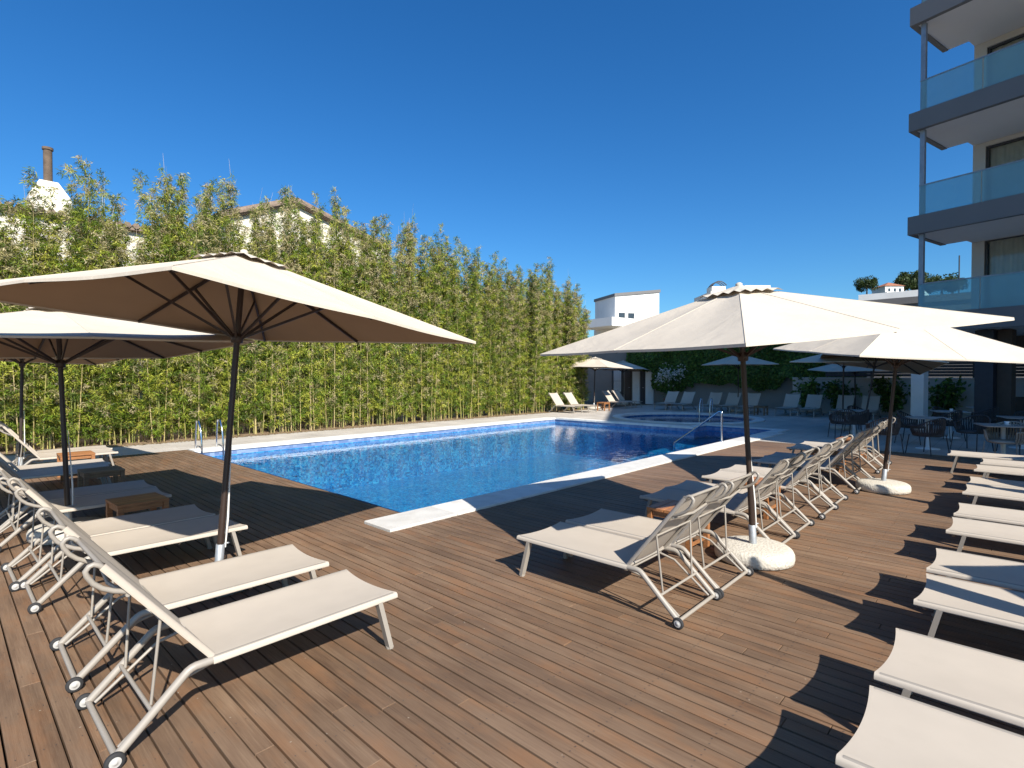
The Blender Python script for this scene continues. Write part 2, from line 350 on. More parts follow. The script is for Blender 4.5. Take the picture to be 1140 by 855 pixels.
# ------------------------------------------------------------------ ground, deck, pool
def sheet(loops, z, name, m, kind='structure', tint=None):
    bm = bmesh.new()
    for lp in loops:
        vs = [bm.verts.new((x, y, z)) for x, y in lp]
        for i in range(len(vs)): bm.edges.new((vs[i], vs[(i+1) % len(vs)]))
    bmesh.ops.triangle_fill(bm, use_beauty=True, use_dissolve=False, edges=bm.edges[:])
    bmesh.ops.recalc_face_normals(bm, faces=bm.faces[:])
    if bm.faces and sum(f.normal.z for f in bm.faces) < 0: bmesh.ops.reverse_faces(bm, faces=bm.faces[:])
    me = bpy.data.meshes.new(name); bm.to_mesh(me); bm.free(); me.materials.append(m)
    o = bpy.data.objects.new(name, me); col.objects.link(o); tag(o, kind=kind); return o

PX0, PX1, PY0, PY1 = 4.06, 17.4, 5.65, 13.85
WZ = -.17
RC = (21.2, 10.0); RR = 2.65
circ = [(RC[0]+RR*cos(2*pi*k/64), RC[1]+RR*sin(2*pi*k/64)) for k in range(64)]
def stonemat():
    m, nt, out = newmat('stone_slabs'); L = nt.links.new
    p = N(nt, 'ShaderNodeBsdfPrincipled'); p.inputs['Roughness'].default_value = .85
    tc = N(nt, 'ShaderNodeTexCoord'); br = N(nt, 'ShaderNodeTexBrick'); br.offset = .5
    br.inputs['Scale'].default_value = 1; br.inputs['Brick Width'].default_value = .8; br.inputs['Row Height'].default_value = .5; br.inputs['Mortar Size'].default_value = .006
    br.inputs['Color1'].default_value = (.45,.405,.35,1); br.inputs['Color2'].default_value = (.50,.455,.40,1); br.inputs['Mortar'].default_value = (.30,.26,.21,1)
    L(tc.outputs['Object'], br.inputs['Vector'])
    nz = N(nt, 'ShaderNodeTexNoise'); nz.inputs['Scale'].default_value = 1.1; nz.inputs['Detail'].default_value = 8; L(tc.outputs['Object'], nz.inputs['Vector'])
    mr = N(nt, 'ShaderNodeMapRange'); mr.inputs['From Min'].default_value = .3; mr.inputs['From Max'].default_value = .7; mr.inputs['To Min'].default_value = .84; mr.inputs['To Max'].default_value = 1.1; L(nz.outputs['Fac'], mr.inputs['Value'])
    mx = N(nt, 'ShaderNodeMix', data_type='RGBA', blend_type='MULTIPLY'); mx.inputs[0].default_value = 1; L(br.outputs[0], mx.inputs[6]); L(mr.outputs[0], mx.inputs[7]); L(mx.outputs[2], p.inputs['Base Color'])
    L(p.outputs[0], out.inputs[0]); return m
M['slabs'] = stonemat()
DX0, DX1, DY0, DY1, DY2 = -6.0, 15.05, -6.0, 5.1, 14.3
hole = [(DX0,DY0),(DX1,DY0),(DX1,DY1),(PX1,DY1),(PX1,PY0),(18.35,PY0),(18.35,7.9),(PX1,7.9),(PX1,PY1),(PX0,PY1),(PX0,DY2),(DX0,DY2)]
sheet([[(-16,-16),(36,-16),(36,16.15),(-16,16.15)], hole, circ], 0, 'pool_terrace', M['slabs'])
sheet([[(-16,16.15),(36,16.15),(36,48),(-16,48)]], -.01, 'hedge_bed', M['soil'])
sheet([[(-900,-900),(1500,-900),(1500,1500),(-900,1500)], [(-16,-16),(36,-16),(36,48),(-16,48)]], -.02, 'ground', M['terrain'])
sheet([[(DX0,DY0),(DX1,DY0),(DX1,DY1),(PX0-.6,DY1),(PX0-.6,PY0),(PX0,PY0),(PX0,DY2),(DX0,DY2)]], -.07, 'deck_subfloor', M['under'])

deck = MB(); PITCH = .0985; nB = int((DX1-DX0)/PITCH)
for i in range(nB+1):
    x0 = DX0 + i*PITCH; x1 = x0 + PITCH - random.uniform(.0085,.012)
    if x0 >= DX1: break
    x1 = min(x1, DX1); cxm = (x0+x1)/2
    yend = DY2 if cxm < PX0-.02 else DY1
    if cxm > PX0-.6 and cxm < PX0-.02: spans = [(DY0, DY1-.003), (PY0+.003, DY2)]
    else: spans = [(DY0, yend-.003)]
    if cxm < PX0-.02: x1 = min(x1, PX0-.004)
    for (ya, yb) in spans:
        y = ya - random.uniform(0, 2.6)
        while y < yb:
            L_ = random.choice((3.0, 3.6, 4.2, 4.8)); a = max(y, ya); b = min(y+L_-.005, yb); y += L_
            if b-a < .02: continue
            br = random.gauss(1, .06); br = max(.76, min(1.22, br)); gy = max(0, random.gauss(.25, .12)); gy = min(gy, .6)
            z = random.uniform(-.0025, 0); t = random.uniform(-.0008,.0008); e = .0016; c = (br, gy, random.random())
            w0 = random.uniform(-.0012,.0012)
            V = [(x0+w0,a,-.03),(x1+w0,a,-.03),(x1-w0,b,-.03),(x0-w0,b,-.03),(x0+w0,a,z-e),(x1+w0,a,z-e),(x1-w0,b,z-e),(x0-w0,b,z-e),
                 (x0+e+w0,a+e,z+t),(x1-e+w0,a+e,z-t),(x1-e-w0,b-e,z-t),(x0+e-w0,b-e,z+t)]
            deck.add(V, [(0,1,5,4),(1,2,6,5),(2,3,7,6),(3,0,4,7),(4,5,9,8),(5,6,10,9),(6,7,11,10),(7,4,8,11),(8,9,10,11)], False, c)
tag(deck.build('timber_deck', M['deck']), kind='structure')
sc = MB()
for j in range(30):
    y = -1.2 + j*.45
    for i in range(nB):
        x0 = DX0 + i*PITCH
        if x0 < -.5 or x0 > 9 or (y > 5.05 and x0 > 3.3): continue
        for dx in (.022, .068):
            a_, b_ = x0+dx+random.uniform(-.003,.003), y+random.uniform(-.006,.006); q = .0034
            sc.add([(a_+q*cos(k*pi/3), b_+q*sin(k*pi/3), .0014) for k in range(6)], [(0,1,2,3,4,5)])
tag(sc.build('deck_screws', M['darkmetal']), kind='stuff', label='small dark screw heads in rows across the deck boards')

# copings
cp = MB(); x = PX0-.6
while x < PX1-.05:
    x2 = min(x+.994, PX1); g = random.uniform(.86,1.05)
    cp.box(x, 5.1, -.05, x2, 5.645, .026, c=g, bev=.006); x += 1.0
tag(cp.build('near_pool_coping', M['coping']), kind='structure')
cp = MB(); x = PX0
while x < PX1-.05:
    x2 = min(x+.994, PX1); g = random.uniform(.94,1.05)
    cp.box(x, PY1-.03, -.05, x2, PY1+.42, .02, c=g, bev=.006); x += 1.0
y = PY1-.03
while y > 7.95:
    y2 = max(y-.994, 7.9); g = random.uniform(.94,1.05)
    cp.box(PX1-.03, y2, -.05, PX1+.34, y-.005, .021, c=g, bev=.006); y -= 1.0
tag(cp.build('far_pool_coping', M['coping']), kind='structure')
cp = MB()
n = 48
for k in range(n):
    a0 = 2*pi*k/n; a1 = 2*pi*(k+1)/n - .004; ri, ro = RR-.03, RR+.33; g = random.uniform(.94,1.05)
    V = [(RC[0]+r*cos(a), RC[1]+r*sin(a), z) for z in (-.05,.034) for (r, a) in ((ri,a0),(ro,a0),(ro,a1),(ri,a1))]
    cp.add(V, [(3,2,1,0),(4,5,6,7),(0,1,5,4),(1,2,6,5),(2,3,7,6),(3,0,4,7)], False, g)
tag(cp.build('round_pool_coping', M['coping']), kind='structure')
cp = MB(); cp.box(18.36,5.3,-.05,18.66,8.0,.022, c=1.0); cp.box(PX1+.35,7.91,-.05,18.35,8.2,.022,c=1.0); cp.box(PX1+.003,5.3,-.05,18.35,5.645,.022,c=1.0)
tag(cp.build('step_alcove_coping', M['coping']), kind='structure')

# basin : floor and walls
bs = MB(); D = -1.45
def wall(mb, x0, y0, x1, y1, z0, z1, mi): mb.add([(x0,y0,z0),(x1,y1,z0),(x1,y1,z1),(x0,y0,z1)], [(0,1,2,3)], False, None, mi)
P = [(PX0,PY0),(PX0,PY1),(PX1,PY1),(PX1,7.9),(18.35,7.9),(18.35,PY0)]
for i in range(6):
    a, b = P[i], P[(i+1) % 6]
    wall(bs, *a, *b, D, -.16, 0); wall(bs, *a, *b, -.16, -.045, 1); wall(bs, *a, *b, -.045, 0, 2)
bs.add([(PX0,PY0,D),(18.35,PY0,D),(18.35,7.9,D),(PX1,7.9,D),(PX1,PY1,D),(PX0,PY1,D)], [(0,1,2,3,4,5)])
# steps in the far right corner
for k, (xa, z) in enumerate(((14.2,-1.15),(14.8,-.9),(15.4,-.65),(16.0,-.42))):
    bs.box(xa, PY0+.002+k*.001, D+.01, 18.34-k*.002, 9.6-k*.55, z, None, 0)
tag(bs.build('pool_basin', [M['mosaic'], M['band'], M['bluetile']]), kind='structure')
bs = MB(); V = []; F = []
for z in (-1.2, -.12, 0): V += [(x, y, z) for x, y in circ]
for r in range(2):
    for k in range(64): F.append((r*64+k, r*64+(k+1) % 64, r*64+64+(k+1) % 64, r*64+64+k))
bs.add(V, F[:64]+[tuple(range(64))], False, None, 0); bs.add(V, F[64:], False, None, 1)
tag(bs.build('round_pool_basin', [M['mosaic'], M['bluetile']]), kind='structure')
def grid_water(name, loops, z):
    tag(sheet(loops, z, name, M['water']), kind='structure')
grid_water('pool_water', [[(p[0], p[1]) for p in [(PX0+.001,PY0+.001),(18.349,PY0+.001),(18.349,7.899),(PX1-.001,7.899),(PX1-.001,PY1-.001),(PX0+.001,PY1-.001)]]], WZ)
grid_water('round_pool_water', [[(RC[0]+(RR-.002)*cos(2*pi*k/64), RC[1]+(RR-.002)*sin(2*pi*k/64)) for k in range(64)]], -.1)

# ------------------------------------------------------------------ sun lounger (foot at x=0, head towards -x, width along y)
W2 = .30
def arc(p0, p1, p2, n=5):
    p0, p1, p2 = Vector(p0), Vector(p1), Vector(p2)
    return [p0*(1-t)**2 + p1*2*t*(1-t) + p2*t*t for t in [i/n for i in range(n+1)]]
def make_lounger(back=52.0, blen=.76):
    r = empty('sun_lounger')
    zt = .325; f = MB()
    for s in (-1, 1):
        y = s*W2
        f.tube([(-.02,y,zt),(-.6,y,zt),(-1.15,y,zt)] + arc((-1.175,y,zt),(-1.205,y,zt-.002),(-1.228,y,zt-.028),3), .020, 10)
    for x in (-.05, -.55, -1.06): f.tube([(x,-W2+.01,zt-.022),(x,-W2+.04,zt-.04),(x,W2-.04,zt-.04),(x,W2-.01,zt-.022)], .010, 8)
    f.build('frame', M['frame'], r)
    for s in (-1, 1):
        l = MB(); l.obox((-.13,s*W2,zt-.01), (-.055,s*(W2+.012),0.004), .046, .030, up=(1,0,0)); l.tube([(-.055,s*(W2+.012),0.0),(-.055,s*(W2+.012),.010)], .025, 8)
        l.build('leg', M['frame'], r)
        l = MB(); l.tube([(-1.222,s*W2,zt-.022),(-1.50,s*W2,.045)], .020, 10); l.build('rear_leg', M['frame'], r)
        wh = MB(); prof = [(.022,-.011),(.036,-.011),(.040,-.006),(.040,.006),(.036,.011),(.022,.011)]
        wh.lathe(prof, 24); me_o = wh.build('wheel', M['tyre'], r); me_o.rotation_euler = (pi/2,0,0); me_o.location = (-1.51, s*(W2+.028), .041)
        hb = MB(); hb.lathe([(.003,.0145),(.009,.0145),(.010,.012),(.022,.0122),(.024,.0117)][::-1], 20); hb.lathe([(.024,-.0117),(.010,-.012),(.009,-.0145),(.003,-.0145)][::-1], 20)
        hb.build('wheel_hub', M['hubcap'], me_o)
    x = MB(); x.tube([(-1.50,-W2,.045),(-1.50,W2,.045)], .014, 8); x.tube([(-1.36,-W2,.185),(-1.36,W2,.185)], .010, 8); x.build('crossbar', M['frame'], r)
    # second inner pair of legs: slim rails that hold the back-rest ladder
    for s in (-1, 1):
        x = MB(); x.tube([(-1.06,s*(W2-.05),zt-.03),(-1.20,s*(W2-.05),zt-.06),(-1.48,s*(W2-.05),.055)], .009, 6); x.build('inner_rail', M['frame'], r)
    # seat sling
    def sling(L0, L1, ny=14, nx=10, sag=.016, endcurl=.024, wd=.3215):
        V = []; F = []; a, b = Vector(L0), Vector(L1); dirx = (b-a).normalized(); nrm = Vector((-dirx.z, 0, dirx.x))
        if nrm.z < 0: nrm = -nrm
        cols = [(-wd-.001, -.010), (-wd, .004), (-wd+.006, .014)] + [(-wd+.016+(2*wd-.032)*j/ny, None) for j in range(ny+1)] + [(wd-.006, .014), (wd, .004), (wd+.001, -.010)]
        for i in range(nx+1):
            t = i/nx
            for (y, h_) in cols:
                u = max(-1, min(1, y/(wd-.016)))
                sg = h_ if h_ is not None else .018 - sag*(1-u*u)*(.75+.25*sin(pi*t))
                xin = endcurl*(1-u*u)*(1 if t == 0 else (-1 if t == 1 else 0)); p = a.lerp(b, t) + nrm*sg + dirx*xin
                V.append((p.x, y, p.z))
        m_ = len(cols)
        for i in range(nx):
            for j in range(m_-1):
                k = i*m_+j; F.append((k, k+1, k+m_+1, k+m_))
        return V, F
    s_ = MB(); V, F = sling((-.0,0,zt), (-1.10,0,zt)); V2 = [(p[0], p[1]*.994, p[2]-.004) for p in V]
    s_.add(V, F, True); s_.add(V2, [tuple(reversed(q)) for q in F], True)
    s_.build('seat', M['fabric'], r)
    ca, sa = cos(radians(back)), sin(radians(back)); h = Vector((-1.085,0,zt)); tp = h + Vector((-ca,0,sa))*blen
    bfr = MB(); dv = Vector((-ca,0,sa)); nv = Vector((sa,0,ca))   # nv = front-facing normal
    for s in (-1, 1):
        y = s*(W2-.012)
        e = tp + Vector((0,y,0)); back_n = -nv
        pts = [h+Vector((0,y,0)), h+dv*(blen*.5)+Vector((0,y,0)), tp-dv*.06+Vector((0,y,0))]
        # handle: bows backwards and down, returns to the rail
        pts += arc(tp-dv*.04+Vector((0,y,0)), tp+dv*.035+Vector((0,y,0)), tp+dv*.01+back_n*.05+Vector((0,y,0)), 4)
        pts += arc(tp-dv*.01+back_n*.06+Vector((0,y,0)), tp-dv*.09+back_n*.085+Vector((0,y,0)), tp-dv*.19+back_n*.012+Vector((0,y*.97,0)), 4)
        bfr.tube(pts, .012, 8)
    bfr.tube([tp-dv*.03+Vector((0,-W2+.012,0)), tp-dv*.03+Vector((0,W2-.012,0))], .011, 8)
    bfr.tube([tp-dv*.20-nv*.02+Vector((0,-W2+.012,0)), tp-dv*.20-nv*.045, tp-dv*.20-nv*.02+Vector((0,W2-.012,0))], .010, 8)
    bfr.tube([h+Vector((0,-W2+.012,0)), h+Vector((0,W2-.012,0))], .011, 8)
    bfr.build('back_frame', M['frame'], r)
    b_ = MB(); V, F = sling(tuple(h+dv*.02), tuple(tp-dv*.02), sag=.026, endcurl=.012, wd=.3035); V2 = [(p[0]-nv.x*.004, p[1]*.994, p[2]-nv.z*.004) for p in V]
    b_.add(V, F, True); b_.add(V2, [tuple(reversed(q)) for q in F], True)
    b_.build('backrest', M['fabric'], r)
    st = MB()
    for s in (-1, 1):
        m = h + dv*(blen*.47) + Vector((0,s*(W2-.025),0)) - nv*.015
        st.tube([m, (-1.35,s*(W2-.06),.188)], .0075, 6)
    m = h + dv*(blen*.47) - nv*.015; st.tube([m+Vector((0,-W2+.025,0)), m+Vector((0,W2-.025,0))], .008, 6)
    st.build('back_support', M['frame'], r)
    return r

proto = make_lounger()
low = make_lounger(34, .76)      # a second kind with a lower back, used in the right hand row
used = {}
def place(p, x, y, z, rz, label, cat, group=None):
    if p.name in used: o = copy_tree(p)
    else: o = p; used[p.name] = 1; KIDS[p.name] = kids(p); [KIDS.setdefault(k.name, kids(k)) for k in KIDS[p.name]]
    o.location = (x, y, z); o.rotation_euler = (0,0,rz); tag(o, label, cat, group); return o

def lounge(x, y, rz, label, group, p=None):
    return place(p or proto, x, y, 0, rz, label, 'sun lounger', group)

G_L = 'sun loungers in the left row facing the pool'
left = [(2.03,3.24,.01,'closest lounger of the left row, fully sunlit, big wheel in the bottom left corner'),
 (2.02,4.10,-.01,'second closest lounger of the left row, sunlit, directly in front of the left umbrella pole'),
 (1.99,5.58,.0,'left row lounger just beyond the near umbrella pole, half in shade'),
 (1.93,6.26,.015,'left row lounger behind the half shaded one, tucked against the first low wooden table'),
 (1.90,7.62,.0,'shaded left row lounger just beyond the first low wooden table'),
 (1.91,8.30,-.01,'shaded left row lounger in front of the second, darker low table'),
 (1.88,10.35,.0,'left row lounger with a sunlit seat edge beside the darker low table'),
 (1.93,11.05,.0,'left row lounger between the darker low table and the orange low table'),
 (2.30,12.45,.0,'shaded left row lounger just past the orange low table'),
 (2.34,13.15,.0,'farthest lounger of the left row, in shade beside the bamboo hedge')]
for x, y, a, lb in left: lounge(x, y, a, lb, G_L)
G_M = 'sun loungers in the middle row with raised backs'
mid = [(3.80,3.20,'sunlit lounger in the centre of the deck, nearest of the middle row'),
 (4.50,3.20,'second lounger of the middle row, beside the first wooden table and white stone base'),
 (5.95,3.22,'third lounger of the middle row, just beyond the centre umbrella pole'),
 (6.60,3.24,'fourth lounger of the middle row, right behind the third one'),
 (7.66,3.22,'fifth lounger of the middle row, seat in umbrella shade'),
 (8.36,3.25,'sixth lounger of the middle row, dark shaded seat in front of a sunlit pair'),
 (9.60,3.22,'seventh lounger of the middle row, behind the second umbrella pole'),
 (10.28,3.24,'eighth lounger of the middle row, behind the second umbrella pole'),
 (11.75,3.30,'ninth lounger of the middle row, sunlit seat beside a small wooden table'),
 (12.45,3.32,'farthest lounger of the middle row, sunlit at the end of the deck')]
for x, y, lb in mid: lounge(x, y, pi/2+random.uniform(-.008,.008), lb, G_M)
G_R = 'sun loungers along the right edge'
right = [(2.58,.475,'closest lounger of the right row, its foot end cut off by the bottom edge'),
 (3.34,.48,'second closest lounger of the right row, wide sunlit sling end'),
 (4.50,.46,'third lounger of the right row, sunlit with a thin dark shadow stripe'),
 (5.26,.47,'fourth lounger of the right row, mostly covered by a curved shadow'),
 (6.60,.46,'fifth lounger of the right row, sunlit, beyond the shadowed one'),
 (7.42,.46,'sixth lounger of the right row, sunlit end right behind the fifth'),
 (8.80,.47,'seventh lounger of the right row, sunlit with dark deck shadow in front'),
 (9.55,.47,'eighth lounger of the right row, thin sunlit strip behind the seventh'),
 (10.95,.46,'ninth lounger of the right row, partly shaded near the rope chair'),
 (11.85,.42,'tenth lounger of the right row, directly in front of the rope chair'),
 (12.75,.90,'farthest lounger of the right row, a thin pale strip at the patio edge')]
for x, y, lb in right: lounge(x, y, pi/2, lb, G_R, low)
G_B = 'sun loungers around the far end of the pool'
for i, (x, y, lb) in enumerate([(20.3,14.75,'left one of the two sunlit loungers at the end of the bamboo hedge'),
                 (21.25,14.6,'right one of the two sunlit loungers, next to the small wooden table'),
                 (25.2,15.0,'left shaded lounger below the small window of the far wall'),
                 (26.2,15.0,'right shaded lounger in front of the dark door of the far wall')]):
    o = lounge(x, y, -pi/2, lb, G_B)
words = ['first from the left beside the white flowering shrub','second from the left, behind the pool ladder','third from the left, left of the centre umbrella pole','fourth from the left, right of the centre umbrella pole','fifth from the left, beside the little dark table','sixth from the left, under the ivy end','seventh from the left, in front of the first leafy bush','eighth from the left, in front of the second leafy bush','ninth from the left, at the tall dark umbrella pole']
for i, (y, wd) in enumerate(zip((13.2,12.3,10.9,10.0,9.1,7.4,6.5,5.3,4.4), words)):
    lounge(25.0, y, pi, 'shaded back row lounger, ' + wd, 'shaded loungers in the back row')

# ------------------------------------------------------------------ low tables
def make_table(m):
    r = empty('side_table'); H_ = .42; S = .235
    t = MB()
    for k in range(5):
        y = -S + k*(2*S/5); t.box(-S, y+.003, H_-.03, S, y+2*S/5-.003, H_, c=random.uniform(.85,1.15), bev=.003)
    t.build('table_top', m, r)
    for s in (-1,1):
        a = MB(); a.box(-S+.06, s*(S-.03)-.01, H_-.085, S-.06, s*(S-.03)+.01, H_-.032, c=.95); a.build('apron', m, r)
        a = MB(); a.box(s*(S-.03)-.01, -S+.06, H_-.086, s*(S-.03)+.01, S-.06, H_-.032, c=.95); a.build('apron', m, r)
        a = MB(); a.box(-S+.06, s*(S-.03)-.008, .09, S-.06, s*(S-.03)+.008, .12, c=.95); a.build('stretcher', m, r)
    for sx in (-1,1):
        for sy in (-1,1):
            l = MB(); l.box(sx*(S-.03)-.026, sy*(S-.03)-.026, 0, sx*(S-.03)+.026, sy*(S-.03)+.026, H_-.031, c=random.uniform(.85,1.1), bev=.003); l.build('leg', m, r)
    return r
tb = make_table(M['teak']); tg = make_table(M['teak_old'])
GT = 'small wooden side tables'
tabs = [(tb,1.48,6.93,'low honey brown wooden table in the umbrella shade of the left row'),
 (tg,1.60,9.50,'darker low wooden table farther back between shaded left row loungers'),
 (tb,1.64,11.80,'orange wooden table at the far end of the left row'),
 (tb,5.15,2.50,'reddish wooden table between the second and third middle row loungers'),
 (tb,7.12,2.42,'reddish brown wooden table in the gap after the fourth middle row lounger'),
 (tb,11.10,2.50,'orange wooden table behind the second umbrella, among the middle row backs'),
 (tb,13.25,2.55,'farthest orange wooden table of the middle row, at the deck end'),
 (tb,22.75,15.05,'small wooden table beside the two sunlit loungers at the far hedge end'),
 (tg,24.9,8.25,'dark wooden table in the shaded back row near the centre umbrella pole')]
for p, x, y, lb in tabs: place(p, x, y, 0, random.uniform(-.06,.06), lb, 'table', GT)

# ------------------------------------------------------------------ umbrellas
def make_umbrella(base, P, yaw, a, b, h, label, group='square parasols around the pool', weight='stone', vis=True):
    base = Vector((base[0], base[1], 0)); P = Vector(P); n = (P-base).normalized(); Lh = (P-base).length
    u = Vector((cos(yaw), sin(yaw), 0)); u = (u - n*u.dot(n)).normalized(); v = n.cross(u)
    R = Matrix((u, v, n)).transposed()
    r = empty('pool_umbrella', base); r.rotation_euler = R.to_euler(); tag(r, label, 'umbrella', group)
    A, B = a/2, b/2
    def pt(s, t, dz=0, sag=.04):
        # s in 0..8 around the square (0 = +u mid side), t radial
        k = int(s) % 8; f = s-int(s); K = [(1,0),(1,1),(0,1),(-1,1),(-1,0),(-1,-1),(0,-1),(1,-1)]
        p, q = K[k], K[(k+1) % 8]
        x = (p[0]*(1-f)+q[0]*f)*A; y = (p[1]*(1-f)+q[1]*f)*B
        g = sin(pi*f)**1.3; sc = t*(1 - .016*g*t)
        z = Lh - h*t - sag*g*t*(1.12-t)*1.5
        return (x*sc, y*sc, z+dz)
    c = MB(); NS, NT, PS = 64, 14, 8
    for lay, (dz_, mi_) in enumerate(((0, 0), (-.005, 1))):  # lower layer is the same cloth, darkened to stand for shade
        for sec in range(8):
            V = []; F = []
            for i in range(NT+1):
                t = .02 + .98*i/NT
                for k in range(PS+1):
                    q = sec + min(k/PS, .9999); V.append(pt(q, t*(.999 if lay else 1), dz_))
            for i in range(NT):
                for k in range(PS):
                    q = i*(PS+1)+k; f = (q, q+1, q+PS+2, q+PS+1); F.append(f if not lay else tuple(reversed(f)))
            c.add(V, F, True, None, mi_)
            if not lay:
                rim = V[NT*(PS+1):]; Vh = rim + [(x_*1.001, y_*1.001, z_-.020) for x_, y_, z_ in rim]
                c.add(Vh, [(k, k+1, PS+2+k, PS+1+k) for k in range(PS)], True)
                # stitched seam over the rib
                p0, p1 = Vector(V[2*(PS+1)]), Vector(rim[0]); c.tube([p0+Vector((0,0,.001)), p1+Vector((0,0,.001))], .0035, 4)
    cn = c.build('canopy', [M['canopy'], M['shaded_underside']], r)
    for kx, ky in ((1,1),(-1,1),(-1,-1),(1,-1)):      # reinforced corner pockets
        pass
    vc = MB(); V = []; F = []; n2 = 6
    for i in range(n2+1):
        t = .015 + .17*i/n2
        for k in range(NS):
            f = (k*8/NS) % 1; f2 = (k*16/NS) % 1; p = pt(k*8/NS, t, .022 + .022*sin(pi*f2)**2*(i/n2)**2, sag=0); V.append(p)
    for i in range(n2):
        for k in range(NS):
            l = (k+1) % NS; F.append((i*NS+k, i*NS+l, (i+1)*NS+l, (i+1)*NS+k))
    vc.add(V, F, True); vc.add([V[k] for k in range(NS)], [tuple(range(NS-1,-1,-1))], True)
    vc.lathe([(.03,Lh+.01),(.032,Lh+.03),(.018,Lh+.042),(.008,Lh+.045)], 12)
    vc.build('vent_cap', M['canopy'], cn)
    p = MB(); p.tube([(0,0,.62),(0,0,Lh-.02)], .024, 14); p.tube([(0,0,.18),(0,0,.62)], .0265, 14); p.build('pole', M['wood_pole'], r)
    p = MB(); p.lathe([(.034,.02),(.034,.33),(.030,.335),(.030,.02)][::-1], 18); p.tube([(.03,0,.33),(.06,0,.33)], .006, 6); p.lathe([(.012,.325),(.016,.33),(.012,.335)], 8, cx=.065); p.build('sleeve', M['zinc'], r)
    hb = MB(); zh = Lh - h - .16
    hb.lathe([(.026,zh-.05),(.045,zh-.045),(.05,zh),(.04,zh+.03),(.026,zh+.035)], 16); hb.build('hub', M['rib'], r)
    hb = MB(); hb.lathe([(.026,Lh-.1),(.05,Lh-.09),(.05,Lh-.05),(.026,Lh-.04)], 16); hb.build('crown_hub', M['rib'], r)
    for k in range(8):
        e = Vector(pt(k, .985, -.022, 0)); s = Vector(pt(k, .03, -.03, 0)); 
        rb = MB(); rb.obox(s, e, .017, .024); ro = rb.build('rib', M['rib'], r)
        sm = MB(); dd = Vector((e.x, e.y, 0)).normalized(); q = Vector(pt(k, .42, -.045, 0)); sm.obox((dd.x*.04, dd.y*.04, zh), q, .014, .022); sm.build('strut', M['rib'], ro)
    st = MB(); st.tube([(.035,.01,1.15),(.045,.012,.9),(.05,.0,.55),(.04,-.01,.3)], [.004,.006,.009,.006], 6); st.build('closing_strap', M['strap'], r)
    inv = R.inverted().to_euler()
    wb = MB(); jit = lambda a_, z: 1 + .010*sin(3*a_+1) + .004*sin(7*a_)
    if weight == 'stone': wb.lathe([(.32,.0),(.345,.012),(.352,.045),(.350,.085),(.337,.112),(.315,.128),(.27,.138),(.16,.148),(.055,.152),(.05,.152)], 56, jit=jit); mm = M['terrazzo']
    else: wb.lathe([(.33,.0),(.34,.02),(.335,.05),(.31,.07),(.05,.075)], 40); mm = M['zinc']
    bo = wb.build('base_weight', mm, r); bo.rotation_euler = inv
    return r

make_umbrella((1.60,4.89), (1.82,4.849,2.785), .284, 2.92, 2.98, .552, 'large square umbrella nearest the camera on the left, dark wooden ribs seen from below', weight='flat')
make_umbrella((.98,7.53), (.918,7.63,2.487), .048, 2.9, 2.9, .442, 'second umbrella of the left row, its canopy tucked under the nearest one')
make_umbrella((.99,12.6), (1.06,12.75,2.62), .1, 2.9, 2.9, .5, 'third left umbrella, only its thin pole visible at the left edge')
make_umbrella((5.33,1.82), (5.094,1.889,2.566), -.422, 2.82, 2.80, .476, 'big sunlit cream umbrella in the centre standing on a round white stone base')
make_umbrella((9.85,1.48), (9.75,1.26,2.66), -.91, 2.5, 2.78, .60, 'second sunlit umbrella behind the centre one, on a low round stone base')
make_umbrella((23.3,16.0), (23.35,15.95,2.68), .1, 2.9, 2.9, .5, 'small far umbrella over the two sunlit loungers at the hedge end')
make_umbrella((28.2,17.3), (28.25,17.3,2.62), .35, 2.9, 2.9, .5, 'far umbrella half hidden behind the one at the hedge end')
make_umbrella((26.4,9.8), (26.4,9.8,2.78), .78, 2.6, 2.6, .5, 'shaded grey looking umbrella against the ivy, behind the centre pole')
make_umbrella((20.14,4.13), (20.1,4.1,2.62), .2, 2.9, 2.9, .42, 'shaded umbrella with a straight thin pole at the restaurant terrace')
make_umbrella((18.55,3.3), (18.95,3.0,2.6), .3, 2.8, 2.8, .45, 'shaded umbrella with a leaning dark pole and white strap by the restaurant')
make_umbrella((26.6,5.0), (26.5,5.0,2.45), .5, 2.9, 2.9, .45, 'low shaded umbrella farthest back in front of the white wall')
# out of frame on the right: they throw the shadows seen on the right hand row
for (b_, P_, y_, lb) in (((4.45,-3.75),(4.45,-3.72,2.62),.785,'parasol out of frame whose shadow falls on the fourth right lounger'),
                     ((9.3,-3.6),(9.3,-3.6,2.62),.75,'parasol out of frame whose shadow falls on the deck before the seventh right lounger'),
                     ((11.9,-3.9),(11.9,-3.9,2.62),.75,'parasol out of frame whose shadow falls on the farthest right loungers')):
    make_umbrella(b_, P_, y_, 2.9, 2.9, .5, lb, 'parasols standing behind the right row')
def closed_umbrella(x, y, tilt, label):
    r = empty('closed_umbrella', (x, y, 0)); r.rotation_euler = (tilt, 0, 0); tag(r, label, 'umbrella', 'folded parasols beside the right row')
    p = MB(); p.tube([(0,0,.1),(0,0,2.45)], .024, 12); p.build('pole', M['wood_pole'], r)
    p = MB(); p.lathe([(.045,.95),(.085,1.0),(.095,1.4),(.075,1.9),(.04,2.3),(.02,2.5)], 20, jit=lambda a, z: 1+.18*sin(8*a)); p.build('folded_canopy', M['canopy'], r)
    p = MB(); p.lathe([(.30,.0),(.35,.03),(.34,.10),(.28,.14),(.05,.15)], 32); p.build('base_weight', M['terrazzo'], r)
closed_umbrella(4.12,-1.15,-.02,'folded parasol out of frame between second and third right loungers')
closed_umbrella(8.65,-1.35,-.02,'folded parasol out of frame between sixth and seventh right loungers')

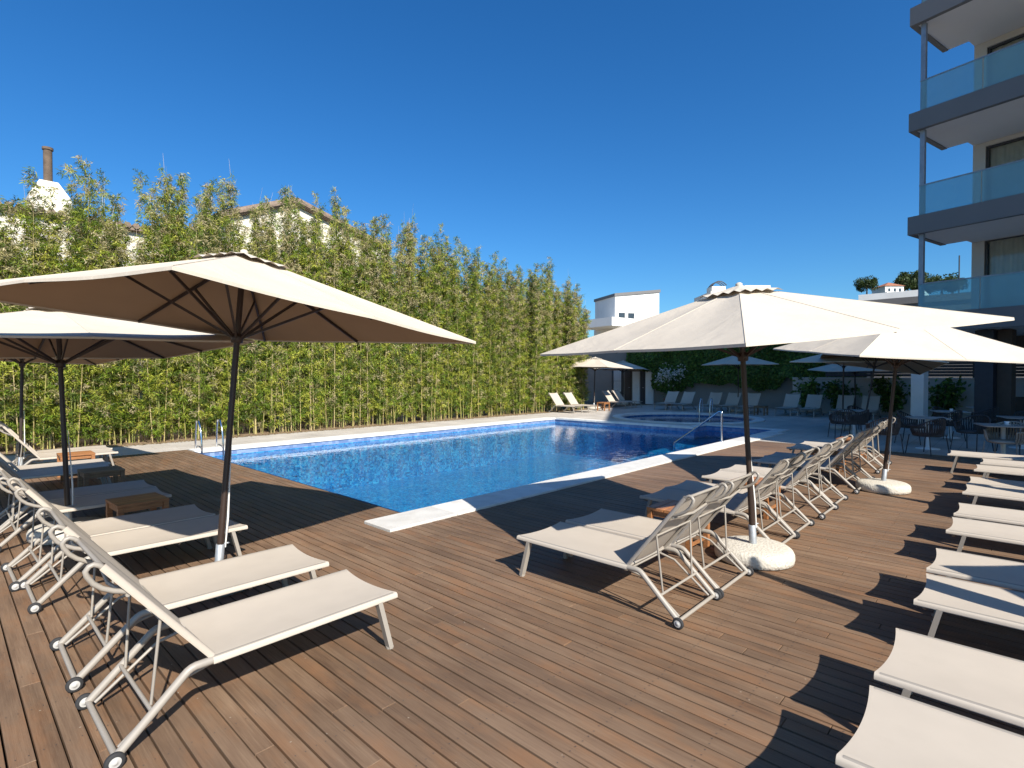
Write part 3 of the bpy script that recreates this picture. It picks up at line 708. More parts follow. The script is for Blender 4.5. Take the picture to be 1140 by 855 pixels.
# ------------------------------------------------------------------ pool rails
def ladder(x, y, rz, label, h=.72, sep=.46):
    r = empty('pool_ladder', (x, y, 0), rz); tag(r, label, 'pool ladder', 'steel pool ladders')
    for s in (-1, 1):
        m = MB(); yy = s*sep/2
        m.tube([(.38,yy,0),(.36,yy,h*.55)] + arc((.33,yy,h*.8),(.28,yy,h+.06),(.12,yy,h*.92),5) + arc((.02,yy,h*.72),(-.06,yy,h*.45),(-.07,yy,.1),4) + [(-.07,yy,-.9)], .021, 10)
        m.lathe([(.045,.0),(.045,.012),(.03,.02)], 14, cx=.38, cy=yy); m.build('handrail', M['steelrail'], r)
    for z in (-.25,-.5,-.75):
        m = MB(); m.box(-.11,-sep/2,z,-.03,sep/2,z+.02); m.build('rung', M['steelrail'], r)
    return r
ladder(4.42, PY1-.05, pi/2, 'steel ladder at the left end of the pool, in front of the bamboo')
ladder(RC[0]+RR*cos(.12), RC[1]+RR*sin(.12), .12, 'steel ladder at the far rim of the round pool in shade')
r = MB(); r.tube([(14.02,5.62,.0),(14.02,5.62,.74)] + arc((14.02,5.62,.76),(14.02,5.62,.82),(14.02,5.70,.80),4) + [(14.04,6.4,.27),(14.05,6.95,-.12),(14.05,7.0,-1.1)], .022, 12)
r.lathe([(.05,.026),(.05,.036),(.03,.046)], 16, cx=14.02, cy=5.62)
tag(r.build('pool_handrail', M['steelrail']), 'slanting steel handrail leading into the pool from the white coping', 'handrail')

# ------------------------------------------------------------------ bamboo hedge
def leafquad(mb, p, d, n_, L, wd, c):
    d = d.normalized(); s = d.cross(n_)
    if s.length < 1e-3: s = d.orthogonal()
    s = s.normalized()*wd/2; m = p + d*(L*.4)
    e = p + d*L + Vector((0,0,-L*.15))
    mb.add([p, m+s, e, m-s], [(0,1,2,3)], False, c)
GREENS = [(.29,.36,.04),(.18,.27,.025),(.36,.39,.05),(.45,.45,.07),(.11,.17,.02),(.07,.11,.015)]
TANS = [(.46,.40,.20),(.38,.34,.15),(.50,.42,.25)]
def rnd_dir(): 
    a = random.uniform(0, 2*pi); z = random.uniform(-1, 1); q = sqrt(1-z*z); return Vector((q*cos(a), q*sin(a), z))
def make_bamboo(i):
    random.seed(100+i)
    r = empty('bamboo_plant'); cu = MB(); lf = MB(); tanp = random.uniform(.10,.26)
    nc = random.choice((5,6,6,7)); 
    for k in range(nc):
        a = random.uniform(0,2*pi); q = random.uniform(.03,.24); bx, by = q*cos(a), q*sin(a)
        H_ = 7.0*random.uniform(.66,1.0) if k else 7.0
        lean = Vector((random.gauss(0,.035), random.gauss(0,.035), 0)); ph = random.uniform(0,6.3)
        def cp_(z): return Vector((bx, by, z)) + lean*z + Vector((sin(ph), cos(ph), 0))*(.006*z*z*.5)
        cc = random.choice(((.30,.27,.09),(.40,.32,.14),(.20,.22,.06),(.46,.37,.19)))
        zs = [H_*j/16 for j in range(17)]
        cu.tube([cp_(z) for z in zs], [.0125*(1-z/H_*.85) for z in zs], 5, c=cc)
        z = .22
        while z < H_:
            fz = z/H_; pp = cp_(z); low_ = .45 if z < .5 else 1.0
            for b in range(random.choice((1,2,2,3))):
                if random.random() > low_: continue
                aa = random.uniform(0,2*pi); bl = random.uniform(.10,.38)*(1.0-.5*max(0,(fz-.6)/.4))
                dr = Vector((cos(aa), sin(aa), random.uniform(.15,.9))).normalized(); tip = pp + dr*bl
                base_c = random.choice(TANS) if random.random() < tanp*(.25+2.1*fz) else random.choice(GREENS)
                nl = int(14 + bl*38)
                for j in range(nl):
                    t = random.uniform(.25,1.05); p0 = pp.lerp(tip, t) + Vector((random.gauss(0,.03), random.gauss(0,.03), random.gauss(0,.03)))
                    ld = (dr*.5 + rnd_dir()*.9 + Vector((0,0,-.35)))
                    f = random.choice((.62,.8,.95,1.05,1.2)); c = (base_c[0]*f, base_c[1]*f, base_c[2]*f)
                    leafquad(lf, p0, ld, rnd_dir(), random.uniform(.07,.135), random.uniform(.014,.024), c)
                if bl > .3: cu.tube([pp, tip], [.004,.002], 3, c=cc)
            z += random.uniform(.10,.19) if fz < .6 else random.uniform(.07,.12)
        if random.random() < .3:   # bare dead tip reaching above the plume
            t0 = cp_(H_); cu.tube([t0, t0+Vector((random.gauss(0,.06), random.gauss(0,.06), random.uniform(.2,.45)))], [.004,.0015], 3, c=(.42,.36,.25))
    cu.build('culm', M['culm'], r); lf.build('foliage', M['leaf'], r); return r
bam = [make_bamboo(i) for i in range(8)]
random.seed(11)
prof = [(-3,6.5),(1.05,6.7),(1.9,6.8),(2.6,7.2),(3.3,6.3),(4.0,7.3),(5.5,7.6),(7.0,7.6),(8.5,8.1),(10.2,8.3),(12,7.9),(13.5,7.5),(15,7.9),(16,7.4),(18,7.1),(19,7.0),(20.5,7.7),(22,6.9),(23.2,6.6)]
def topz(x):
    for (a, ha), (b, hb) in zip(prof, prof[1:]):
        if a <= x <= b: return ha+(hb-ha)*(x-a)/(b-a)
    return 6.9
first_b = set()
def bamboo(x, y, hz, label, i):
    p = bam[i % 8]
    if i % 8 in first_b: o = copy_tree(p)
    else: o = p; first_b.add(i % 8); KIDS[p.name] = kids(p); [KIDS.setdefault(k.name, []) for k in KIDS[p.name]]
    s = hz/7.0; o.location = (x, y, -.01); o.rotation_euler = (random.gauss(0,.012), random.gauss(0,.012), random.uniform(0,2*pi)); o.scale = (1.0+.1*random.random(), 1.0+.1*random.random(), s)
    tag(o, label, 'bamboo', 'bamboo plants of the hedge'); return o
cnt = 0; LB = 'slender bamboo with light green leaves in the dense hedge along the pool'
x = -1.6
while x < 23.2:
    h1 = topz(x)*random.uniform(.80,.97)
    bamboo(x, 16.75+random.uniform(-.16,.16), h1, LB, random.randrange(8)); x += random.uniform(.36,.50); cnt += 1
x = -1.4
while x < 23.3:
    gap = (2.9 < x < 3.7) or (11.2 < x < 12.4)
    if gap: h1 = topz(x)*random.uniform(.78,.88)
    else: h1 = topz(x)*random.uniform(.84,1.04)
    bamboo(x, 17.35+random.uniform(-.2,.2), h1, LB, random.randrange(8)); x += random.uniform(.36,.52); cnt += 1
x = -1.4
while x < 23.4:
    bamboo(x, 18.0+random.uniform(-.2,.2), topz(x)*random.uniform(.62,.80), LB, random.randrange(8)); x += random.uniform(.6,.9); cnt += 1
for i, o in enumerate([o for o in bam if o.location.length < .01]): pass
# fallen leaves along the path
lt = MB()
for k in range(2600):
    x = random.uniform(-1,24); y = 16.15 + abs(random.gauss(0,.28)) - .18
    f = random.uniform(.6,1.2); a = random.uniform(0,6.3); L_ = random.uniform(.06,.13); wd = .018
    dx, dy = cos(a), sin(a); z = .006+random.uniform(0,.012)
    lt.add([(x,y,z),(x+dx*L_*.4-dy*wd,y+dy*L_*.4+dx*wd,z+.006),(x+dx*L_,y+dy*L_,z+.002),(x+dx*L_*.4+dy*wd,y+dy*L_*.4-dx*wd,z+.004)], [(0,1,2,3)], False, (.38*f,.28*f,.15*f))
tag(lt.build('fallen_leaves', M['leaf']), kind='stuff', label='dry tan bamboo leaves scattered along the hedge foot')

# ------------------------------------------------------------------ houses behind the hedge
def tiles(mb, p0, p1, p2, p3, n):
    """rounded roof tile rows over a quad p0-p1 (eave) p3-p2 (ridge)"""
    p0, p1, p2, p3 = map(Vector, (p0, p1, p2, p3))
    nr = (p1-p0).cross(p3-p0).normalized(); 
    if nr.z < 0: nr = -nr
    for k in range(n):
        a = p0.lerp(p1, (k+.5)/n); b = p3.lerp(p2, (k+.5)/n); mb.tube([a+nr*.02, b+nr*.02], (p1-p0).length/n*.42, 6, c=random.uniform(.85,1.15))
def house_gable(x0, x1, y0, y1, zw, zr, label, name='house', xr=None):
    r = empty(name, (x0, y0, 0)); tag(r, label, 'house'); w = x1-x0; dpt = y1-y0; xr = (xr-x0) if xr else w/2
    m = MB(); m.add([(0,0,0),(w,0,0),(w,0,zw),(xr,0,zr),(0,0,zw),(0,dpt,0),(w,dpt,0),(w,dpt,zw),(xr,dpt,zr),(0,dpt,zw)], [(0,1,2,3,4),(9,8,7,6,5),(0,4,9,5),(1,6,7,2)]); m.build('wall', M['cream'], r)
    t = MB()
    for (a, b) in (((-.25,zw-.06),(xr,zr+.06)),((w+.25,zw-.06),(xr,zr+.06))):
        V = [(a[0],-.25,a[1]),(b[0],-.25,b[1]),(b[0],dpt+.25,b[1]),(a[0],dpt+.25,a[1])]; V += [(x_, y_, z_+.05) for x_, y_, z_ in V]
        t.add(V, [(0,1,2,3),(4,5,6,7),(0,1,5,4),(1,2,6,5),(2,3,7,6),(3,0,4,7)])
        tiles(t, (a[0],-.3,a[1]+.05), (a[0],dpt+.25,a[1]+.05), (b[0],dpt+.25,b[1]+.05), (b[0],-.3,b[1]+.05), 24)
    t.build('roof', M['rooftile'], r); return r, w, dpt
h2, _, _ = house_gable(7.6, 14.6, 22, 31, 7.75, 8.85, 'cream gabled house rising above the middle of the hedge', xr=10.3)
r = empty('house', (-8.6,22,-.35)); tag(r, 'cream flat fronted house behind the left end of the hedge with a tall chimney', 'house')
m = MB(); m.box(0,0,0,14.2,9,7.0); m.build('wall', M['cream'], r)
m = MB(); m.box(-.2,-.2,7.005,14.4,9.2,7.1); tiles(m, (-.2,-.25,7.12), (14.4,-.25,7.12), (14.4,4.5,7.3), (-.2,4.5,7.3), 60); rf = m.build('roof', M['rooftile'], r)
m = MB(); m.add([(10.7,.9,7.2),(11.75,.9,7.2),(11.75,1.9,7.2),(10.7,1.9,7.2),(10.7,.9,7.9),(11.75,.9,7.9),(11.75,1.9,7.9),(10.7,1.9,7.9),(10.98,1.15,8.45),(11.45,1.15,8.45),(11.45,1.65,8.45),(10.98,1.65,8.45)],
 [(0,1,5,4),(1,2,6,5),(2,3,7,6),(3,0,4,7),(4,5,9,8),(5,6,10,9),(6,7,11,10),(7,4,8,11),(8,9,10,11)]); ch = m.build('chimney', M['cream'], r)
m = MB(); m.tube([(11.22,1.4,8.4),(11.22,1.4,9.55)], .12, 14); m.tube([(11.22,1.4,9.52),(11.22,1.4,9.6)], .15, 14); m.build('flue', M['bark'], ch)
m = MB(); m.tube([(12.6,1.0,7.3),(12.6,1.0,8.5)], .03, 6); m.tube([(12.35,1.0,8.3),(12.85,1.0,8.3)], .012, 5); m.build('aerial', M['steel'], r)

# ------------------------------------------------------------------ far white tower house and roof-top building
def F2W(lat, dep):      # metres to the right of / ahead of the deck corner, turned into plan coordinates
    th = radians(43.1); return (lat*sin(th)+dep*cos(th), -lat*cos(th)+dep*sin(th))
cx_, cy_ = F2W(15.5, 57)
r = empty('tower_house', (cx_, cy_, 0), radians(43.1+90+18)); tag(r, 'small white cubic house with two dark windows beyond the pool', 'house')
# local: x to the left-back, y to the right-back
m = MB(); m.add([(0,0,0),(5.2,0,0),(5.2,-4.5,0),(0,-4.5,0),(0,0,10.55),(5.2,0,9.9),(5.2,-4.5,9.9),(0,-4.5,10.55)], [(0,1,5,4),(1,2,6,5),(2,3,7,6),(3,0,4,7),(4,5,6,7)]); m.build('wall', M['whitepaint'], r)
m = MB(); V = [(-.1,.1,10.5),(5.3,.1,9.85),(5.3,-4.6,9.85),(-.1,-4.6,10.5)]; V += [(a,b,c+.3) for a,b,c in V]; m.add(V, [(3,2,1,0),(4,5,6,7),(0,1,5,4),(1,2,6,5),(2,3,7,6),(3,0,4,7)]); m.build('roof', M['darkroof'], r)
for xx in (3.0, 4.1):
    m = MB(); m.box(xx,.0,7.2,xx+.75,.05,8.2); f_ = m.build('window', M['windowdark'], r)
    m = MB(); m.box(xx-.08,.003,7.12,xx-.002,.09,8.28); m.box(xx+.752,.003,7.12,xx+.83,.09,8.28); m.box(xx-.08,.003,7.04,xx+.83,.12,7.118); m.build('window_frame', M['whitepaint'], f_)
m = MB(); m.box(3.0,-3,0,6.5,-.3,6.4); m.box(5.3,-2.8,6.4,9,2,7.2)
o = m.build('garden_wall', M['whitepaint']); o.matrix_world = Matrix.Translation((cx_,cy_,0)) @ Matrix.Rotation(radians(43.1+125),4,'Z'); tag(o, 'low white parapet wall beside the white cubic house', 'wall')
cx_, cy_ = F2W(20.2, 55)
r = empty('rooftop_building', (cx_, cy_, 0), radians(43.1-90)); tag(r, 'white roof structure with arched railing peeking over the centre umbrella', 'building')
m = MB(); m.box(0,0,0,7,5,10.3); m.box(.3,.5,10.3,1.7,2,10.9); m.box(3.7,.5,10.3,6.3,2.5,11.0); m.build('wall', M['cream'], r)
m = MB()
for k in range(3): m.tube([(.3+.0,.5+k*.5,10.9)] + arc((.3,.5+k*.5,10.9),(1.0,.5+k*.5,11.9),(1.8,.5+k*.5,11.0),8), .05, 6)
m.build('railing', M['darkmetal'], r)

# ------------------------------------------------------------------ hill, hill house, trees
hl = MB(); cx_, cy_ = F2W(118, 160); NN = 24; V = []; F = []
for i in range(NN+1):
    for j in range(NN+1):
        x = -90+180*i/NN; y = -90+180*j/NN; q = sqrt(x*x+y*y)/90; z = 25*max(0,(1-q*q))**1.4 + noise.noise(Vector((x*.05,y*.05,0)))*1.5*max(0,1-q)-.6
        V.append((cx_+x, cy_+y, z))
for i in range(NN):
    for j in range(NN): k = i*(NN+1)+j; F.append((k, k+NN+1, k+NN+2, k+1))
hl.add(V, F, True); tag(hl.build('hill', M['hillmat']), kind='structure')
hx, hy = F2W(106, 150)
r = empty('hill_house', (hx, hy, 20), radians(43.1-90)); r.location.z = 21.6; r.scale = (.8,.8,.8); tag(r, 'distant white house with an orange tiled roof on the hill', 'house')
m = MB(); m.box(-3.2,0,0,3.2,7,6.2); m.box(-4,-2,-1,9,-.1,3.9); m.build('wall', M['whitepaint'], r)
m = MB(); m.add([(-3.6,-.4,6.205),(3.6,-.4,6.205),(3.6,7.4,6.205),(-3.6,7.4,6.205),(0,3,7.9),(0,4,7.9)], [(0,1,4),(1,2,5,4),(2,3,5),(3,0,4,5)]); m.build('roof', M['terracotta'], r)
for xx in (-2.2,-.3,1.5):
    m = MB(); m.box(xx,-.06,3.9+.4,xx+.8,-.01,5.4); m.build('window', M['windowdark'], r)
def make_tree(seed, rad, hh):
    random.seed(seed); r = empty('pine_tree'); t = MB(); t.tube([(0,0,0),(.1,0,hh*.5),(0,.1,hh*.85)], [.28,.2,.08], 8)
    for k in range(5):
        a = k*1.26; t.tube([(0,0,hh*.45),(rad*.6*cos(a),rad*.6*sin(a),hh*.75)], [.1,.04], 5)
    t.build('trunk', M['bark'], r); c = MB()
    cl = [(Vector((random.uniform(-1,1)*rad*.7, random.uniform(-1,1)*rad*.7, hh*random.uniform(.55,.9))), rad*random.uniform(.28,.5)) for _ in range(16)]
    for _ in range(2600):
        p, q = random.choice(cl); dd = rnd_dir(); pp = p + dd*q*random.uniform(.6,1.05); f = random.uniform(.6,1.3)
        leafquad(c, pp, rnd_dir(), rnd_dir(), .55, .32, (.05*f,.075*f,.022*f))
    c.build('crown', M['leaf'], r); return r
trees = [make_tree(5, 3.4, 6.5), make_tree(9, 3.0, 6.0)]
spots = [(99,151,18.2,'dark tree just left of the distant hill house'),(112.5,155,21.2,'first round tree right of the distant hill house'),(117,158,21.6,'hill tree right behind the grey corner post'),(121,158,22.0,'tallest tree on the distant hill'),(125.5,158,21.5,'hill tree beside the thin mast'),(129.5,159,20.4,'last tree of the hill row before the balcony wall')]
for i, (la, de, z, lb) in enumerate(spots):
    x_, y_ = F2W(la, de); p = trees[i % 2]
    if i < 2: o = p; KIDS[p.name] = kids(p); [KIDS.setdefault(k.name, []) for k in KIDS[p.name]]
    else: o = copy_tree(p)
    o.location = (x_, y_, 23.6+(i%3)*.35); o.rotation_euler = (0,0,i*1.7); o.scale = (1.2,1.2,random.uniform(.95,1.15)) if i else (.8,.8,.8); tag(o, lb, 'tree', 'pines on the distant hill')
mx_, my_ = F2W(122, 150*.985)
m = MB(); m.tube([(0,0,0),(0,0,14.5)], .16, 6); o = m.build('radio_mast', M['darkmetal']); o.location = (mx_, my_, 20); tag(o, 'thin dark mast standing up behind the balcony rail', 'mast')

# ------------------------------------------------------------------ back wall with ivy, doors, window
WX = 30.0
r = empty('garden_building', (WX, 0, 0)); tag(r, 'low beige building wall behind the sunlit loungers with window and doors', 'building')
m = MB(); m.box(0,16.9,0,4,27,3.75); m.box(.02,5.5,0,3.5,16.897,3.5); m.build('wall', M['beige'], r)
m = MB(); m.box(-.05,18.45,.72,-.001,19.05,2.15); wn = m.build('window', M['whitepaint'], r)
m = MB(); m.box(-.09,18.35,.62,-.051,18.46,2.25); m.box(-.09,19.04,.62,-.051,19.15,2.25); m.box(-.09,18.463,2.10,-.051,19.037,2.2); m.box(-.12,18.3,.56,-.051,19.2,.618)
for k in range(3): m.tube([(-.10,18.6+k*.15,.62),(-.10,18.6+k*.15,2.15)], .008, 5)
m.tube([(-.10,18.45,1.4),(-.10,19.05,1.4)], .008, 5); m.build('window_frame', M['darkmetal'], wn)
for (y0, y1, mm, nm) in ((17.75,18.2,'brownpanel','door'),(17.15,17.65,'whitepaint','door'),(16.2,16.75,'whitepaint','door'),(16.78,17.1,'charcoal','door')):
    m = MB(); m.box(-.06,y0,0,-.002,y1,2.15 if mm != 'whitepaint' else 2.0); m.box(-.075,y0+.08,.25,-.061,y1-.08,.95); m.box(-.075,y0+.08,1.05,-.061,y1-.08,1.9); dr = m.build(nm, M[mm], r)
    m = MB(); m.tube([(-.10,y0+.08,1.0),(-.10,y0+.16,1.0)], .012, 6); m.tube([(-.10,y0+.08,1.0),(-.06,y0+.08,1.0)], .010, 6); m.build('handle', M['steel'], dr)
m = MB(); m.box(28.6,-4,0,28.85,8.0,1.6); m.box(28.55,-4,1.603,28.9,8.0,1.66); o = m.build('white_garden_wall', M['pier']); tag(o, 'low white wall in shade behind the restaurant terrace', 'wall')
r = empty('slat_fence', (28.7,-4,1.66)); tag(r, 'dark horizontal slat fence on top of the shaded white wall', 'fence')
m = MB()
for k in range(12): m.box(-.02,0,.05+k*.125,.02,10.6,.155+k*.125)
m.build('slats', M['slat'], r)
for k in range(7): m = MB(); m.box(.022,k*1.75,0,.08,k*1.75+.07,1.6); m.build('post', M['slat'], r)
IV = [(.07,.13,.022),(.10,.18,.03),(.05,.09,.018),(.16,.25,.04),(.12,.15,.03)]
random.seed(31); iv = MB()
for k in range(60000):
    y = random.uniform(5.2,17.9); z = random.uniform(.3,4.25)
    nb = noise.noise(Vector((y*.55, 3.1, 0)))*.9 + noise.noise(Vector((y*1.7, 9, 0)))*.45
    zlo = 1.3 + nb*.8 if y < 13.6 else .9+nb
    if 16.1 < y < 18.4: zlo = 2.1 + nb*.3
    ztop = 3.75 + noise.noise(Vector((y*.9, 7, 0)))*.35
    if z < zlo or z > ztop: continue
    bul = .22 + .38*max(0, noise.noise(Vector((y*.8, z*.9, 2)))+.3)
    x = WX - bul*random.uniform(.35,1.0) - .02
    f = random.uniform(.7,1.3); c = random.choice(IV)
    dd = Vector((-random.uniform(.1,.8), random.uniform(-1,1), random.uniform(-1,.2)))
    leafquad(iv, Vector((x,y,z)), dd, Vector((-1,random.uniform(-.5,.5),random.uniform(-.2,.8))), random.uniform(.10,.17), random.uniform(.09,.14), (c[0]*f,c[1]*f,c[2]*f))
o = iv.build('climbing_ivy', M['leaf']); tag(o, 'dense dark green ivy hanging over the far wall', 'ivy')
def bush(x, y, h, w, label, nm='leafy_bush', leaves=900, lsz=.16, flowers=0, pot=False, cat='bush', group=None):
    r = empty(nm, (x, y, 0)); tag(r, label, cat, group); s = MB(); c = MB(); fl = MB()
    z0 = .35 if pot else 0
    for k in range(11):
        a = random.uniform(0,6.3); t = Vector((cos(a)*w*random.uniform(.2,.5), sin(a)*w*random.uniform(.2,.5), z0+h*random.uniform(.7,1))); m_ = Vector((t.x*.35,t.y*.35,z0+h*.4))
        s.tube([(0,0,z0*.8), m_, t], [.022,.015,.006], 5)
        for j in range(leaves//11):
            q = random.uniform(.25,1.05); p = Vector((0,0,z0)).lerp(t, q) + rnd_dir()*random.uniform(0,.22)*w
            f = random.uniform(.6,1.3); cc = random.choice(IV); leafquad(c, p, rnd_dir()+Vector((0,0,.2)), rnd_dir(), lsz*random.uniform(.7,1.2), lsz*.5, (cc[0]*f*1.2,cc[1]*f*1.2,cc[2]*f*1.2))
        for j in range(flowers//11):
            p = t + rnd_dir()*random.uniform(.05,.35)*w
            for e in range(5): leafquad(fl, p, rnd_dir(), rnd_dir(), .07, .05, (1,1,1))
    s.build('stem', M['bark'], r); c.build('foliage', M['leaf'], r)
    if flowers: fl.build('flower', M['flower'], r)
    if pot:
        m = MB(); m.lathe([(.20,0),(.24,.05),(.30,.36),(.33,.37),(.33,.42),(.28,.42),(.27,.36)], 24); m.build('pot', M['terracotta'], r)
    return r
bush(29.1,14.75,1.75,1.5,'white flowering shrub in a terracotta pot against the ivy', 'flowering_shrub', 1500, .13, 330, True)
for (x_, y_, lb) in ((28.0,7.2,'leafy bush left of the row along the shaded white wall'),(28.0,5.75,'leafy bush near the thin umbrella pole, against the white wall'),(28.0,3.95,'leafy bush left of the white column, against the white wall'),(28.0,2.2,'wide leafy bush right of the white column, against the white wall')):
    bush(x_, y_, 1.55, 1.35, lb, leaves=620, lsz=.24, group='leafy bushes along the white wall')

# ------------------------------------------------------------------ hotel tower with balconies
O = (21.6, 2.65); ang = atan2(-.969,-.245)
r = empty('hotel_building', (O[0],O[1],0), ang); tag(r, 'grey and beige hotel tower with glass balconies on the right', 'building')
LN = 9.0; DP = 12.0
bodyw = MB(); zs = [3.15, 6.29, 9.61, 12.99, 16.3, 19.6]; TH = .58
for k, z in enumerate(zs):
    s = MB(); s.box(.0,0,z,LN,.16,z+TH); s.box(0,.16,z,.16,2.6,z+TH); s.build('balcony_fascia', M['darkroof'], r)
    s = MB(); s.box(.16,.163,z+.02,LN,2.597,z+TH-.02); s.box(.72,2.6,z+.03,LN,DP,z+TH-.03); s.build('floor_slab', M['soffit'], r)
    if k < 5:
        zt = z+TH
        g = MB()
        xx = .3
        while xx < LN-.1:
            x2 = min(xx+1.55, LN); g.box(xx+.008,.07,zt-.04,x2-.008,.088,zt+.93); xx += 1.56
        go = g.build('glass_rail', M['railglass'], r)
        hr = MB(); hr.box(.28,.055,zt+.932,LN,.105,zt+.965); hr.build('handrail', M['postgrey'], go)
        zc = zs[k+1]
        wl = MB(); wl.box(.72,3.1,zt-.02,1.06,3.35,zc+.02); wl.box(.72,3.35,zt-.02,.95,DP,zc+.02); wl.box(5.6,3.1,zt-.02,6.3,3.35,zc+.02); wl.box(1.06,3.1,zt+2.62,5.6,3.34,zc+.02); wl.box(6.3,3.1,zt+2.62,LN,3.34,zc+.02); wl.build('wall', M['pier'], r)
        for (wa, wb_) in ((1.06,5.6),(6.3,LN)):
            fr = MB()
            for q in (wa, (wa+wb_)/2-.03, wb_-.06): fr.box(q+.003,3.16,zt,q+.06,3.26,zt+2.617)
            fr.box(wa+.063,3.16,zt+2.55,wb_-.063,3.26,zt+2.617); fo = fr.build('window', M['darkmetal'], r)
            gp = MB(); gp.box(wa+.06,3.20,zt+.01,wb_-.06,3.212,zt+2.55); gp.build('pane', M['winglass'], fo)
            cu = MB(); V = []; F = []; nn = 90
            for i in range(nn+1):
                x_ = wa+.08+(wb_-wa-.16)*i/nn; y_ = 3.32+.045*sin(i*1.25)+.02*sin(i*.43); V += [(x_,y_,zt+.02),(x_,y_,zt+2.6)]
            for i in range(nn):
                if 30 < i < 36: continue
                F.append((2*i,2*i+2,2*i+3,2*i+1))
            cu.add(V, F, True); cu.build('curtain', M['curtain'], fo)
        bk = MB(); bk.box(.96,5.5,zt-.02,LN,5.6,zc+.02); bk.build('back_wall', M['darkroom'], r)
pm = MB(); pm.box(.24,.20,3.15,.37,.33,3.15+20); pm.build('corner_post', M['postgrey'], r)
pm = MB(); pm.box(.10,.12,0,.45,.47,3.147); pm.build('column', M['whitepaint'], r)
pm = MB(); pm.box(1.5,.9,0,1.95,1.3,3.147); pm.build('column', M['charcoal'], r)
pm = MB(); pm.box(1.96,1.2,0,2.3,1.6,3.147); pm.build('column', M['brownpanel'], r)
pm = MB(); pm.box(1.3,5.0,0,9,5.2,1.0); pm.box(1.3,5.0,2.2,9,5.2,3.147); pm.build('counter_wall', M['brownpanel'], r)
pm = MB(); pm.box(9,-.0,0,9.2,DP,23); pm.build('side_wall', M['pier'], r)
pm = MB(); pm.box(.72,DP,0,LN,DP+.2,23); pm.build('rear_wall', M['pier'], r)
# second wing, behind the camera's right shoulder: it shades the far terrace
wa = empty('hotel_wing', (11.1,-8.4,0), radians(31)); tag(wa, 'beige hotel wing outside the picture that shades the terrace', 'building')
m = MB(); m.box(0,-10,0,15,0,16.6); m.build('wall', M['pier'], wa)
m = MB(); m.box(-.0,-10,16.603,15,0,16.8); m.build('roof', M['darkroof'], wa)
for fl in range(5):
    for k in range(4):
        f_ = MB(); x_ = .8+k*2.6; z = .9+fl*3.1; f_.box(x_,.002,z,x_+1.6,.03,z+1.5); wo = f_.build('window', M['windowdark'], wa)
        s_ = MB(); s_.box(x_-.1,.032,z-.1,x_+1.7,.10,z-.01); s_.build('sill', M['whitepaint'], wo)
cx_, cy_ = F2W(21.6, 34.5)
m = MB(); m.box(0,-9,0,9,0,6.05); m.box(-.1,-9.1,6.053,9.1,.1,6.45)
o = m.build('annex_building', M['darkroof']); o.location = (cx_, cy_, 0); tag(o, 'flat dark grey annex roof left of the hotel corner post', 'building')
cx_, cy_ = F2W(31.2, 46)
m = MB(); m.box(0,-3,0,4,1.5,8.75); o = m.build('white_block', M['whitepaint']); o.location = (cx_, cy_, 0); tag(o, 'thin white parapet just above the dark annex roof', 'building')

# ------------------------------------------------------------------ restaurant furniture
def make_chair(rope):
    r = empty('rope_chair'); W_, D_ = .28, .26
    for sx in (-1,1):
        for sy in (-1,1):
            l = MB(); l.tube([(sx*.22,sy*W_*.9,.43),(sx*.28,sy*W_,.0)], .011, 8); l.build('leg', M['darkmetal'] if rope != 'rope' else M['frame'], r)
    s = MB(); s.lathe([(.20,.40),(.27,.405),(.285,.43),(.27,.455),(.2,.46)], 28, jit=lambda a, z: 1+.04*cos(4*a)); s.build('seat', M[rope], r)
    # curved back and arms, open towards +x
    def top(a): return Vector((.30*cos(a)*1.0, .33*sin(a), .64 + .18*max(0, -cos(a))**1.2))
    def bot(a): return Vector((.26*cos(a), .28*sin(a), .42))
    A0, A1 = radians(50), radians(310); f = MB(); nn = 28
    pts = [top(A0+(A1-A0)*i/nn) for i in range(nn+1)]
    f.tube([bot(A0)]+pts+[bot(A1)], .013, 8); f.tube([bot(A0+(A1-A0)*i/nn) for i in range(nn+1)], .011, 8); f.build('back_frame', M['darkmetal'] if rope != 'rope' else M['frame'], r)
    w_ = MB(); n3 = 60
    for i in range(n3+1):
        a = A0+(A1-A0)*i/n3; a2 = a + (.05 if i % 2 else -.05); p, q = bot(a), top(a2); md = (p+q)/2 + Vector((cos(a)*.02, sin(a)*.02, 0))
        w_.tube([p, md, q], .0105, 4)
    w_.build('woven_back', M[rope], r); return r
chd = make_chair('blackrope'); chl = make_chair('rope')
def make_rtable():
    r = empty('restaurant_table'); t = MB(); t.box(-.38,-.38,.72,.38,.38,.748,bev=.006); t.build('table_top', M['tabletop'], r)
    t = MB(); t.tube([(0,0,.02),(0,0,.72)], .04, 12); t.build('pedestal', M['whitepaint'], r)
    t = MB(); t.lathe([(.24,0),(.24,.012),(.05,.03)], 24); t.build('foot', M['whitepaint'], r); return r
rt = make_rtable()
th = radians(43.1)
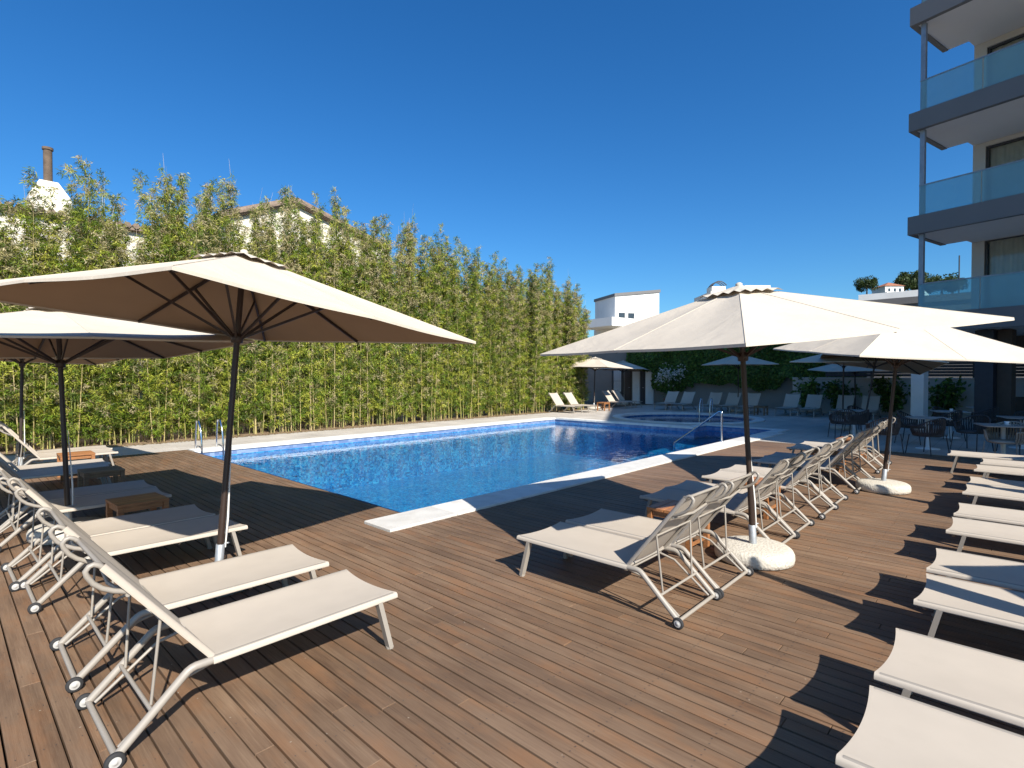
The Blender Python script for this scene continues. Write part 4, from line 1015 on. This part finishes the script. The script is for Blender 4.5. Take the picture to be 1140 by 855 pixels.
tables = [(7.9*0+9.95,12.9,'terrace table behind the group of dark rope chairs at the deck edge'),(12.35,15.2,'terrace table left of the dark pillar'),(9.98,10.95,'terrace table beside the light rope chair'),(12.3,13.0,'terrace table at the right edge behind the light rope chair'),(9.9,15.6,'terrace table near the leaning umbrella pole'),(14.9,17.0,'terrace table deep in the shade behind the brown pillar')]
for la, de, lb in tables:
    x_, y_ = F2W(la, de); place(rt, x_, y_, 0, .3, lb, 'table', 'restaurant terrace tables')
chairs = [(9.25,12.0,60,'dark rope chair nearest the deck, its curved back towards the camera'),(8.5,12.35,40,'dark rope chair to the left of the nearest one'),(10.3,13.9,-100,'dark rope chair behind the first terrace table'),(10.75,12.6,150,'dark rope chair right of the first terrace table'),
 (11.7,14.5,60,'dark rope chair in front of the dark pillar'),(12.8,15.9,-110,'dark rope chair behind the pillar side table'),(9.2,15.0,30,'dark rope chair beside the leaning umbrella pole'),(10.5,16.3,-120,'dark rope chair deep behind the leaning umbrella pole'),
 (9.5,14.9,80,'dark rope chair between the two umbrella poles'),(11.5,12.2,45,'dark rope chair in shade left of the light rope chair'),(13.1,13.6,-140,'dark rope chair at the right edge in deep shade'),(14.2,16.2,60,'dark rope chair behind the brown pillar')]
for la, de, a, lb in chairs:
    x_, y_ = F2W(la, de); place(chd, x_, y_, 0, radians(a), lb, 'chair', 'dark rope chairs of the restaurant terrace')
x_, y_ = F2W(9.85, 10.75)
place(chl, x_, y_, 0, radians(160), 'light taupe rope armchair in the sun at the right edge', 'chair')
for i, (la, de, lb) in enumerate(((10.05,10.95,'small white cup on the table beside the light rope chair'),(12.3,15.1,'small white cup on the table left of the dark pillar'))):
    x_, y_ = F2W(la, de); m = MB(); m.lathe([(.025,.75),(.036,.77),(.042,.82),(.038,.82),(.02,.765)], 16); m.lathe([(.03,.749),(.075,.757),(.07,.76)], 20)
    c_ = m.build('coffee_cup', M['porcelain']); c_.location = (x_, y_, 0); tag(c_, lb, 'cup')

scene.render.engine = 'CYCLES'
scene.cycles.transparent_max_bounces = 16
